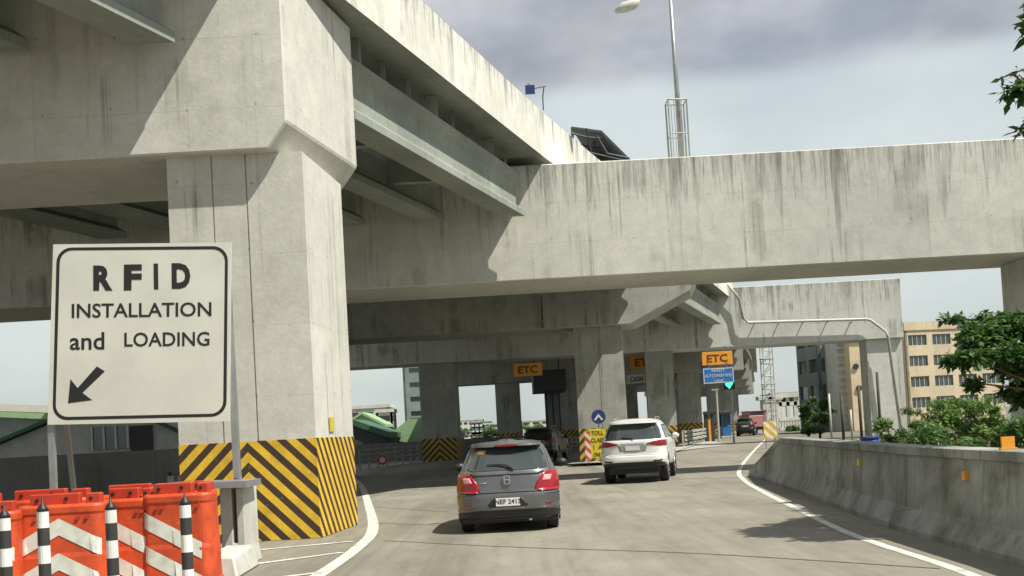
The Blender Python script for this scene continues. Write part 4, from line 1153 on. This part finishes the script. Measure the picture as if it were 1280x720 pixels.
# yellow and black bollard pair beyond
a = P(886, 514, 92)
t = thing('crash_marker', 'tall black and orange marker at the nose of the toll island', 'marker', (a.x, 92, 0))
mb = MB(); mb.box(a.x-.42, a.x-.1, 92, 92.3, 0, a.z); mb.box(a.x+.14, a.x+.4, 92, 92.3, 0, a.z-.25); mb.build('panel', M['dark'], t, bevel=.03)
mb = MB(); mb.box(a.x-.09, a.x+.13, 92.05, 92.25, 0, a.z-.6); mb.build('stripe', M['sign_orange'], t)
mb = MB(); mb.box(a.x-.42, a.x+.42, 91.9, 92.5, a.z-.24, a.z-.08); mb.build('crossbar', M['dark'], t)
# W-beam guardrails
def guardrail(pts, zs, label, mt='galv_dark', every=2.0):
    t = thing('guardrail', label, 'guardrail', (pts[0][0], pts[0][1], 0))
    P_ = [Vector((x, y, 0)) for x, y in pts]
    for z in zs:
        mb = MB(); prof = [(0, -.14), (-.02, -.12), (-.07, -.07), (-.02, 0), (-.07, .07), (-.02, .12), (0, .14)]
        for a, b in zip(P_, P_[1:]):
            d = (b-a).normalized(); nrm = Vector((d.y, -d.x, 0)); nrm = nrm if nrm.y < 0 else -nrm
            q = [a+nrm*(.08-x_)*1.0*1+Vector((0, 0, z+z_*.62)) for x_, z_ in prof]
            q2 = [v+(b-a) for v in q]; n = len(q)
            mb.add(q+q2, [(i, i+1, n+i+1, n+i) for i in range(n-1)])
        mb.build('rail', M[mt], t)
    for a, b in zip(P_, P_[1:]):
        L = (b-a).length; k = max(1, int(L/every))
        for i in range(k+1):
            p_ = a+(b-a)*i/k; mb = MB(); mb.cbox((p_.x, p_.y+.03, zs[0]/2+.06), .12, .1, zs[0]+.12); mb.build('post', M[mt], t)
p1, p2, p3 = G(450, 587), G(462, 587), G(524, 577)
guardrail([(p1.x, p1.y), (p3.x, p3.y-1.3)], [1.02, .74, .46], 'triple rail guardrail in the shade between the nearest pier and the chevron painted column', every=1.6)
a = G(572, 574); b = G(622, 571)
guardrail([(a.x, 78), (a.x+5, 80)], [1.02, .74, .46], 'short triple rail guardrail just right of the chevron painted column', every=1.6)
guardrail([(11.35, 75.6), (15.75, 92.5)], [1.02, .74, .46], 'triple rail guardrail on the toll island between two columns, right of the white car', 'pipe', 3.0)
a = G(700, 573); guardrail([(3.2, 76), (8.6, 79)], [1.02, .74, .46], 'shaded triple rail guardrail behind the pier left of the white car', every=2.0)
# low dark wall behind the guardrail
mb = MB(); a = P(432, 560, 82); b = P(620, 560, 82)
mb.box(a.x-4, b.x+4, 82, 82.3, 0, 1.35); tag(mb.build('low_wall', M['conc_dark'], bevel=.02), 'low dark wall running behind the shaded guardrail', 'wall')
# red and white disc markers
for px, py, Yb, lab, r in ((478, 575, 60, 'round red rimmed sign hanging on the shaded guardrail', .26), (440, 580, 44, 'red and white round marker right beside the striped pier foot', .2)):
    a = P(px, py, Yb)
    t = thing('round_marker', lab, 'marker', (a.x, Yb, 0))
    mb = MB(); mb.tube([(a.x, Yb, a.z), (a.x, Yb+.03, a.z)], r, 20); mb.build('disc', M['red'], t)
    mb = MB(); mb.tube([(a.x, Yb-.012, a.z), (a.x, Yb-.002, a.z)], r*.62, 20); mb.build('disc_face', M['white_tape'], t)
    mb = MB(); mb.tube([(a.x, Yb+.06, 0), (a.x, Yb+.06, a.z+.4)], .03, 6); mb.build('post', M['galv'], t)
# kerb islands
def island(q, label, h=.14):
    mb = MB(); mb.hexa([(x, y, -.005) for x, y in q], [(x, y, h) for x, y in q]); return tag(mb.build('traffic_island', M['kerb'], bevel=.03), label, 'traffic island')
island([(2.1, 48.1), (5.7, 48.1), (14.6, 76), (18.5, 104), (14.4, 104), (8.4, 76)], 'long kerbed island carrying the columns right of the toll booth lane')
island([(.2, 80), (3.6, 80), (5.6, 104), (2.2, 104)], 'kerbed toll island under the dark toll booth')
# yellow striped sign beyond the wall end
a = P(963, 540, 60)
t = thing('chevron_board', 'yellow and white chevron board just beyond the far end of the barrier wall', 'chevron board', (a.x, 60, 0))
mb = MB(); mb.box(a.x-.35, a.x+.35, 60, 60.05, .55, 1.45); mb.build('panel', stripes('chevron_yellow_white', (.8, .8, .72), (.75, .45, .03), .5, .45, 'diag'), t)
mb = MB(); mb.tube([(a.x-.25, 60.08, 0), (a.x-.25, 60.08, 1.4)], .03, 6); mb.tube([(a.x+.25, 60.08, 0), (a.x+.25, 60.08, 1.4)], .03, 6); mb.build('post', M['galv'], t)

# ------------------------------------------------------------------ buildings
def building(name, label, org, ang, W, Dp, H, floors, bays, wallm, glassm='winglass', winh=.5, winw=.7, z0=0, roof=None, band=None, sunshade=False, group=None, cat='building', par=.45):
    """org = near-left corner; facade runs along +x local (rotated by ang)"""
    t = thing(name, label, cat, org, ang, group)
    fh = (H-z0)/floors; d = .3
    mb = MB()
    # core behind facade, facade of bands and piers on four sides (front and left detailed)
    mb2 = MB()
    def side(ox, oy, ax, L, nb):
        # ax: rotation of side
        Mx = Matrix.Translation((ox, oy, 0))@Matrix.Rotation(ax, 4, 'Z')
        def bx(x0, x1, y0, y1, zz0, zz1, tgt):
            q = [(x0, y0), (x1, y0), (x1, y1), (x0, y1)]
            tgt.hexa([Mx@Vector((x, y, zz0)) for x, y in q], [Mx@Vector((x, y, zz1)) for x, y in q])
        for f in range(floors):
            zb = z0+f*fh; zs = zb+fh*(1-winh)*.55; zt_ = zs+fh*winh
            bx(0, L, 0, d, zb, zs, mb); bx(0, L, 0, d, zt_, zb+fh, mb)
            bw = L/nb; pw = bw*(1-winw)
            for k in range(nb+1):
                c_ = k*bw; bx(max(0, c_-pw/2), min(L, c_+pw/2), 0, d, zs, zt_, mb)
            for k in range(nb):
                wb = MB(); x0 = k*bw+pw/2; x1 = (k+1)*bw-pw/2
                q = [(x0, d*.6), (x1, d*.6), (x1, d*.75), (x0, d*.75)]
                wb.hexa([Mx@Vector((x, y, zs)) for x, y in q], [Mx@Vector((x, y, zt_)) for x, y in q])
                wo = wb_build(wb, 'window', M[glassm], t)
                if sunshade:
                    sb = MB()
                    for xm in ([x0+(x1-x0)*j/4 for j in range(1, 4)]):
                        q = [(xm-.04, d*.4), (xm+.04, d*.4), (xm+.04, d*.59), (xm-.04, d*.59)]
                        sb.hexa([Mx@Vector((x, y, zs)) for x, y in q], [Mx@Vector((x, y, zt_)) for x, y in q])
                    wb_build(sb, 'mullion', M['greywall'], wo)
    def wb_build(m__, nm, mt, par):
        # vertices are local to the thing, so cancel the parent offset
        off = parent_world(par); m__.v = [v+off for v in m__.v]; return m__.build(nm, mt, par)
    side(0, 0, 0, W, bays)
    side(W, 0, math.pi/2, Dp, max(1, int(bays*Dp/W)))
    side(0, Dp, -math.pi/2, Dp, max(1, int(bays*Dp/W)))
    mb.box(d, W-d, d, Dp, z0, H-.02)
    mb.box(-.15, W+.15, -.15, Dp+.15, H, H+par)
    if z0 > 0: mb.box(0, W, 0, Dp, -.02, z0)
    wb_build(mb, 'wall', M[wallm], t)
    return t
# beige block on the right, behind the tree
a = P(1138, 520, 150)
building('apartment_building', 'beige four storey building with banded windows beyond the right wall', (a.x, 150, 0), .22, 14.5, 7, 12.4, 4, 4, 'beige', winh=.5, winw=.76, z0=1.2, sunshade=True, par=1.1)
# green grey narrow tower with window boxes
a = P(1027, 520, 112); b = P(1051, 520, 112)
building('office_tower', 'narrow grey green tower with stacked windows left of the white panelled block', (a.x, 112, 0), .1, 2.2, 6, 10.6, 4, 1, 'greygreen', winh=.5, winw=.75)
a = P(1051, 520, 108); b = P(1067, 520, 108)
t = thing('apartment_building', 'white ribbed plaster block between the grey green tower and the warm beige wall', 'building', (a.x, 108, 0))
mb = MB(); mb.box(a.x, b.x, 108, 118, 0, 9.0); mb.build('wall', M['whiteb'], t)
for k in range(12):
    mb = MB(); z = .9+k*.7; mb.box(a.x-.05, b.x+.05, 107.8, 107.995, z, z+.28); mb.build('ledge', M['whiteb'], t)
a = P(1067, 520, 106); b = P(1097, 520, 106)
t = thing('apartment_building', 'warm beige windowless wall with two round dark vents left of the second crossing beam column', 'building', (a.x, 106, 0))
mb = MB(); mb.box(a.x, b.x, 106, 118, 0, 8.6); mb.build('wall', M['beige2'], t)
mb = MB(); mb.box(a.x-.1, b.x+.4, 105.8, 118.2, 8.6, 9.2); mb.build('roof', M['rust'], t)
for px, py in ((1070, 458), (1074, 485)):
    c_ = P(px, py, 105.9); mb = MB(); mb.tube([(c_.x, 105.85, c_.z), (c_.x, 106.0, c_.z)], .27, 16); mb.build('vent', M['dark'], t)
# poles standing behind the wall
for px, pt, lab, mt in ((1073, 482, 'dark rusty pole in front of the warm beige wall', 'rust'), (1096, 465, 'taller dark rusty pole against the second crossing beam column', 'rust'),
                        (1051, 492, 'short dull pole in front of the white ribbed block', 'rust'), (1036, 492, 'pale steel pole below the grey green tower', 'pipe'), (1063, 512, 'shortest pale pole between the two rusty poles and the ribbed block', 'pipe')):
    a = P(px, pt, 60)
    o = MB(); o.tube([(a.x, 60, -.02), (a.x, 60, a.z)], .08 if mt == 'rust' else .06, 8); tag(o.build('pole', M[mt], smooth=True), lab, 'pole', 'bare poles behind the barrier wall')
# blue vehicle roof beyond the wall
a = P(1087, 545, 26)
t = thing('plastic_drum', 'blue plastic drum behind the barrier wall, in front of the rusty poles', 'drum', (a.x, 26, 0))
mb = MB(); mb.tube([(a.x, 26, z) for z in (0, .05, .45, .48, .52, .55, .95, 1.0)], [.2, .22, .22, .235, .235, .22, .22, .2], 20); mb.build('body', M['blue_car'], t, smooth=True)
mb = MB(); mb.tube([(a.x, 26, z) for z in (1.0, 1.02, 1.06)], [.215, .23, .22], 20); mb.build('lid', M['navy'], t)
# far elevated white station
a = P(962, 500, 190)
t = thing('elevated_station', 'pale white elevated structure with square openings far beyond the wall end', 'elevated structure', (a.x, 190, 0))
x0 = P(966, 500, 190).x; x1 = P(1004, 500, 190).x
mb = MB(); mb.box(x0, x1, 190, 200, P(980, 497, 190).z, P(980, 491, 190).z); mb.build('roof', M['whiteb'], t)
mb = MB()
for k in range(5):
    x = x0+(x1-x0)*k/4; mb.box(x-.28, x+.28, 190.2, 191, 1.7, P(980, 497, 190).z)
mb.box(x0, x1, 190.2, 199, 3.6, 4.3)
mb.build('column', M['whiteb'], t)
mb = MB(); mb.box(x0, x1, 193, 193.3, 4.3, 6); mb.build('window', M['greygreen'], t)
zb = P(985, 545, 150).z
t = thing('balustrade', 'white far balustrade with slots below the elevated structure', 'balustrade', (a.x, 150, 0))
xa = P(975, 530, 150).x; xb = P(1003, 530, 150).x
mb = MB(); mb.box(xa, xb, 150, 150.4, 1.2, 1.6); mb.box(xa, xb, 150, 150.4, -.02, .3)
for k in range(9):
    x = xa+(xb-xa)*k/8; mb.box(x-.1, x+.1, 150.05, 150.35, .3, 1.2)
mb.build('rail', M['whiteb'], t)
for k, (px, w_) in enumerate(((958, 1.2), (969, 1.2))):
    c_ = P(px, 510, 170); z = P(px, 500, 170).z
    mb = MB(); mb.box(c_.x-w_/2, c_.x+w_/2, 170, 171.5, 0, z); mb.box(c_.x-w_, c_.x+w_, 169.8, 171.7, z, z+.6)
    tag(mb.build('far_pier', M['whiteb'], bevel=.05), ['pale far pier just right of the scaffold', 'second pale far pier, left of the white elevated structure'][k], 'pier')

# left: perimeter wall and gabled shed
mb = MB(); a = P(-30, 560, 32); b = P(232, 560, 32)
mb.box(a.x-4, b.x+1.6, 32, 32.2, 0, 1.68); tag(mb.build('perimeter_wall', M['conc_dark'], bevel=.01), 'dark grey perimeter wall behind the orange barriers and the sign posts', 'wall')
def gable(name, label, Y, dep, pxl, pxa, pxr, pyl, pya, pyr, wallm, roofm, ovh=.4, thick=.14, trims=True):
    l = P(pxl, pyl, Y); a_ = P(pxa, pya, Y); r_ = P(pxr, pyr, Y)
    t = thing(name, label, 'building', (a_.x, Y, 0))
    mb = MB(); mb.prism([(l.x+.3, Y+.3, 0), (r_.x-.3, Y+.3, 0), (r_.x-.3, Y+.3, r_.z-thick*.5), (a_.x, Y+.3, a_.z-thick-.05), (l.x+.3, Y+.3, l.z-thick*.5)], (0, dep, 0)); mb.build('wall', M[wallm], t)
    mb = MB()
    for p_, q_ in ((l, a_), (a_, r_)):
        mb.prism([p_, q_, q_-Vector((0, 0, thick)), p_-Vector((0, 0, thick))], (0, dep+.6, 0))
    mb.build('roof', M[roofm], t)
    return t, l, a_, r_
t, l, a_, r_ = gable('shed', 'gabled shed with dark green roof trim and grey wall behind the white sign', 42, 12, -60, 128, 262, 573, 494, 553, 'greywall', 'green_roof')
x0 = P(115, 545, 42.2).x; x1 = P(160, 545, 42.2).x
mb = MB(); mb.box(x0, x1, 42.22, 42.29, P(130, 562, 42).z, P(130, 533, 42).z); w_ = mb.build('window', M['winglass'], t)
mb = MB()
for k in range(4):
    x = x0+(x1-x0)*k/3; mb.box(x-.04, x+.04, 42.15, 42.215, P(130, 562, 42).z, P(130, 533, 42).z)
mb.build('frame', M['whiteb'], w_)
mb = MB(); x0 = P(163, 545, 42.2).x; x1 = P(190, 545, 42.2).x; mb.box(x0, x1, 42.2, 42.29, 0, P(170, 532, 42).z); mb.build('door', M['dark'], t)
# cream roof behind at far left
Y = 70
t = thing('house', 'low house with broad cream roof and green trim at the far left behind the shed', 'building', (P(0, 540, Y).x, Y, 0))
a = P(-60, 503, Y); b = P(62, 507, Y); 
mb = MB(); mb.prism([a, b, b-Vector((0, 0, .45)), a-Vector((0, 0, .45))], (0, 8, 0)); mb.build('roof', M['cream'], t)
mb = MB(); mb.prism([a-Vector((0, 0, .46)), b-Vector((.3, 0, .46)), b-Vector((.6, 0, .8)), a-Vector((0, 0, .8))], (0, 7.5, 0)); mb.build('fascia', M['lime_roof'], t)
mb = MB(); mb.box(a.x, b.x-1, Y+.6, Y+7, 0, a.z-.9); mb.build('wall', M['greygreen'], t)
# centre-left: green houses seen past the pier
t, *_ = gable('house', 'house with dark green sheet roof seen just right of the striped pier', 95, 10, 405, 440, 486, 545, 524, 540, 'dark', 'green_roof', thick=.5)
Y = 105
t = thing('house', 'house with big plain pale green sloping roof, left of the chevron painted column', 'building', (P(505, 545, Y).x, Y, 0))
a = P(484, 545, Y); b = P(512, 523, Y); c_ = P(560, 519, Y); d_ = P(522, 560, Y); e_ = P(484, 560, Y)
mb = MB(); mb.prism([P(480, 548, Y), b, P(570, 519, Y), P(524, 556, Y)], (0, .4, 0)); 
mb.prism([P(512, 523, Y), P(570, 519, Y), P(570, 521, Y), P(512, 525, Y)], (0, 9, 0)); mb.build('roof', M['lime_roof'], t)
mb = MB(); mb.box(P(484, 545, Y).x, P(575, 545, Y).x, Y+.5, Y+9, 0, P(500, 545, Y).z); mb.build('wall', M['dark'], t)
t, *_ = gable('house', 'small house with pale green gable roof above the dark green sheet roof', 130, 8, 425, 452, 482, 532, 515, 530, 'lime_roof', 'lime_roof', thick=.3)
a = P(433, 520, 160); building('apartment_building', 'white low block with dark window bands behind the green roofs', (a.x, 160, 0), 0, 6.2, 6, P(450, 511, 160).z, 3, 3, 'whiteb', winh=.45)
a = P(470, 520, 150); building('apartment_building', 'smaller white block with two window rows, right of the low white block', (a.x, 150, 0), 0, 2.2, 5, P(470, 516, 150).z, 3, 1, 'whiteb', winh=.45)
a = P(506, 520, 150); building('apartment_tower', 'tall pale grey tower block rising left of the chevron painted column', (a.x, 150, 0), .05, 3.4, 6, P(510, 455, 150).z, 6, 1, 'greygreen', winh=.35, winw=.5)
# distant city line
rnd = random.Random(5)
labs = ['hazy low white block farthest left in the gap right of the chevron painted column', 'hazy grey block beside the farthest left white block in the gap', 'low pale block in the middle of the gap under the viaduct', 'flat pale building at the right of the gap under the viaduct']
for i, (px, w_, h_) in enumerate(((572, 10, 7), (588, 8, 5.5), (604, 14, 4.6), (652, 18, 5))):
    a = P(px, 530, 420); building('distant_building', labs[i], (a.x, 420, 0), 0, w_, 10, 1.6+h_*.8, 3, 5, ['whiteb', 'greygreen', 'whiteb', 'cream'][i], winh=.4, group='distant buildings in the gap under the viaduct')

# ------------------------------------------------------------------ vegetation
def leafcloud(centres, n, size, rnd, aspect=.5, droop=.3):
    mb = MB(); vs = []; fs = []
    tot = sum(c_[1]**2 for c_ in centres)
    for (c0, r, sq) in centres:
        k = int(n*r*r/tot)
        for _ in range(k):
            d = Vector((rnd.gauss(0, 1), rnd.gauss(0, 1), rnd.gauss(0, 1))).normalized()
            rr = r*(rnd.random()**.45)
            p_ = c0+Vector((d.x*rr, d.y*rr, d.z*rr*sq))
            s = size*rnd.uniform(.4, 1.55)
            u = Vector((rnd.gauss(0, 1), rnd.gauss(0, 1), rnd.gauss(-droop, .5))).normalized()
            v = u.cross(Vector((rnd.gauss(0, .5), rnd.gauss(0, .5), 1))).normalized()
            i0 = len(vs)
            vs += [p_, p_+u*s*.5+v*s*aspect*.5, p_+u*s, p_+u*s*.5-v*s*aspect*.5]
            fs.append((i0, i0+1, i0+2, i0+3))
    mb.v = vs; mb.f = fs; mb.mi = [0]*len(fs)
    return mb
def fastbuild(mb, name, m_, parent):
    org = parent_world(parent) if parent else Vector()
    me = D.meshes.new(name); me.from_pydata([v-org for v in mb.v], [], mb.f); me.materials.append(m_)
    o = D.objects.new(name, me); COL.objects.link(o)
    if parent: o.parent = parent; KIDS.setdefault(parent.name, []).append(o)
    return o
def tree(label, base, height, trunk_r, blobs, n, size, mt, seed, group=None, aspect=.45):
    rnd = random.Random(seed)
    t = thing('tree', label, 'tree', base, 0, group)
    b = Vector(base); fork = b+Vector((0, 0, height*.45))
    mb = MB(); mb.tube([b, b+Vector((.05, .05, height*.2)), fork], [trunk_r, trunk_r*.8, trunk_r*.6], 9); 
    cs = []
    for (x, y, z, r, sq) in blobs:
        c0 = b+Vector((x, y, z)); 
        mid = (fork+c0)/2+Vector((0, 0, -.2*r))
        mb.tube([fork, mid, c0], [trunk_r*.45, trunk_r*.28, trunk_r*.08], 6)
        for _ in range(max(3, int(5*r))):
            d = Vector((rnd.gauss(0, 1), rnd.gauss(0, 1), rnd.gauss(0, .6))).normalized()*r*rnd.uniform(.35, .95)
            c1 = c0+Vector((d.x, d.y, d.z*sq)); cs.append((c1, r*rnd.uniform(.28, .5), .75))
            mb.tube([c0, c1], [trunk_r*.12, trunk_r*.04], 4)
    mb.build('trunk', M['bark'], t, smooth=True)
    fastbuild(leafcloud(cs, n, size, rnd, aspect), 'crown', M[mt], t)
    return t
# broad tree right of the road, its branches reach into the frame at mid right
b = P(1345, 500, 26)
def rel(px, py, Y, base): p_ = P(px, py, Y); return (p_.x-base[0], Y-base[1], p_.z-base[2])
base = (b.x, 26, 0)
bl = [(*rel(1262, 440, 25, base), 1.15, .75), (*rel(1300, 420, 25, base), 1.4, .8), (*rel(1226, 452, 24.5, base), .75, .6), (*rel(1268, 490, 26, base), .9, .7), (*rel(1345, 450, 26, base), 1.5, .8), (*rel(1250, 402, 26, base), .6, .5), (*rel(1212, 405, 27, base), .42, .35), (*rel(1186, 398, 27, base), .3, .3), (*rel(1275, 395, 26, base), .7, .6), (*rel(1215, 478, 25, base), .4, .7)]
tree('broad leaved dark green tree at the right edge, spreading over the barrier wall', base, 4.2, .13, bl, 30000, .17, 'leaf2', 11)
# tall tree off to the right whose drooping tips enter the top right corner and whose crown shades the road
base = (10.3, 14.9, 0)
bl = [(0, 0, 7.6, 2.2, .6), (-1.7, -.4, 7.0, 1.5, .6), (1.6, .2, 7.5, 1.6, .6), (.2, 1.6, 7.3, 1.6, .6), (.3, -1.6, 7.5, 1.5, .6),
      (*rel(1276, 108, 19, base), .33, .7), (*rel(1277, 158, 19, base), .24, 1.3), (*rel(1264, 92, 19, base), .2, .6), (*rel(1300, 120, 19, base), .5, .9), (-2.6, -.6, 6.4, 1.3, .6), (-1.8, -1.6, 6.6, 1.3, .6)]
tree('tall tree whose leafy tip hangs into the top right corner above the long beam', base, 8, .2, bl, 30000, .2, 'leaf', 12)
# pale shrub near the buildings, right
for k, (px, py, Yb, r, mt, lab) in enumerate((
        (1160, 548, 30, 1.0, 'bush', 'sunlit green bush just behind the wall below the beige building'),
        (1190, 552, 27, .9, 'bush', 'second sunlit bush along the wall, left of the orange reflector plate'),
        (1215, 540, 24, .8, 'bush', 'bush behind the wall immediately left of the orange reflector plate'),
        (1265, 545, 22, 1.1, 'leaf2', 'dark bush at the right edge behind the orange reflector plate'),
        (1238, 525, 30, 1.2, 'bush', 'taller yellow green bush under the broad tree'),
        (1175, 520, 45, 1.2, 'leaf', 'green shrub farther back in front of the beige building'),
        (1140, 553, 36, .6, 'bush', 'small bush at the foot of the second crossing beam column'))):
    p_ = P(px, py, Yb); base = (p_.x, Yb, 0); rnd = random.Random(40+k)
    h = max(1.0, p_.z+.5); bl = [(rnd.uniform(-1, 1)*r*1.2, rnd.uniform(-.8, .8)*r, h*rnd.uniform(.45, 1.0), r*rnd.uniform(.45, .75), .6) for _ in range(7)]
    t = tree(lab, base, h*.7, .05, bl, 4200, .11, mt, 60+k, 'bushes behind the barrier wall', .4)
    t.name = 'bush'; t['category'] = 'bush'
for k, (px, Yb, hpx, lab) in enumerate(((1008, 90, 498, 'slim dark conifer like tree left of the grey green tower'), (1022, 80, 500, 'dark tree at the foot of the grey green tower'), (990, 130, 535, 'low dark tree clump in front of the white balustrade'))):
    top_ = P(px, hpx, Yb); base = (top_.x, Yb, 0); rnd = random.Random(90+k); h = top_.z
    bl = [(rnd.uniform(-.5, .5), rnd.uniform(-.5, .5), h*f, .75, 1.1) for f in (.25, .45, .6, .75, .9)]
    tree(lab, base, h*.8, .1, bl, 2500, .22, 'leaf2', 95+k)
# ground cover behind the wall
rnd = random.Random(3); cs = []
for _ in range(170):
    y = rnd.uniform(8, 60); x = lerp(RR, y)+1.2+rnd.random()**1.5*16
    cs.append((Vector((x, y, .1)), rnd.uniform(.5, .9), .5))
gc = leafcloud(cs, 16000, .16, rnd, .4); gc.v = [Vector((v.x, v.y, max(v.z, -.01))) for v in gc.v]
o = fastbuild(gc, 'ground_cover', M['bush'], None); tag(o, 'low weeds and creepers covering the ground behind the barrier wall', 'weeds', kind='stuff')
for k, (px, Yb) in enumerate(((-20, 58), (90, 300), (470, 300), (590, 380), (640, 380))):
    if k < 1: continue
    top_ = P(px, 540, Yb); rnd = random.Random(200+k)
    bl = [(rnd.uniform(-9, 9), rnd.uniform(-3, 3), rnd.uniform(1.2, 3.5), 2.2, .7) for _ in range(9)]
    labs = {1: 'distant tree clump on the far left horizon', 2: 'distant tree clump behind the green roofed houses', 3: 'distant tree clump in the left of the gap under the viaduct', 4: 'distant tree clump in the right of the gap under the viaduct'}
    tree(labs[k], (top_.x, Yb, 0), 3, .2, bl, 1800, .8, 'leaf2', 220+k, 'distant trees on the horizon')

# yellow label plate on the pier's right face
mb = MB(); x_ = -3.36+.1*(19.9-PY)+.008
mb.hexa([(x_, 19.85, 1.8), (x_+.01, 19.85, 1.8), (x_+.035, 20.15, 1.8), (x_+.025, 20.15, 1.8)], [(x_, 19.85, 2.06), (x_+.01, 19.85, 2.06), (x_+.035, 20.15, 2.06), (x_+.025, 20.15, 2.06)])
tag(mb.build('number_plate', M['yellow']), 'small yellow plate fixed to the sunlit side of the nearest pier above the stripes', 'plate')

# ------------------------------------------------------------------ render settings
scene.view_settings.view_transform = 'Standard'
scene.view_settings.look = 'None'
scene.view_settings.exposure = 0.44
scene.view_settings.gamma = 1
scene.render.engine = 'CYCLES'
scene.cycles.max_bounces = 6; scene.cycles.diffuse_bounces = 4
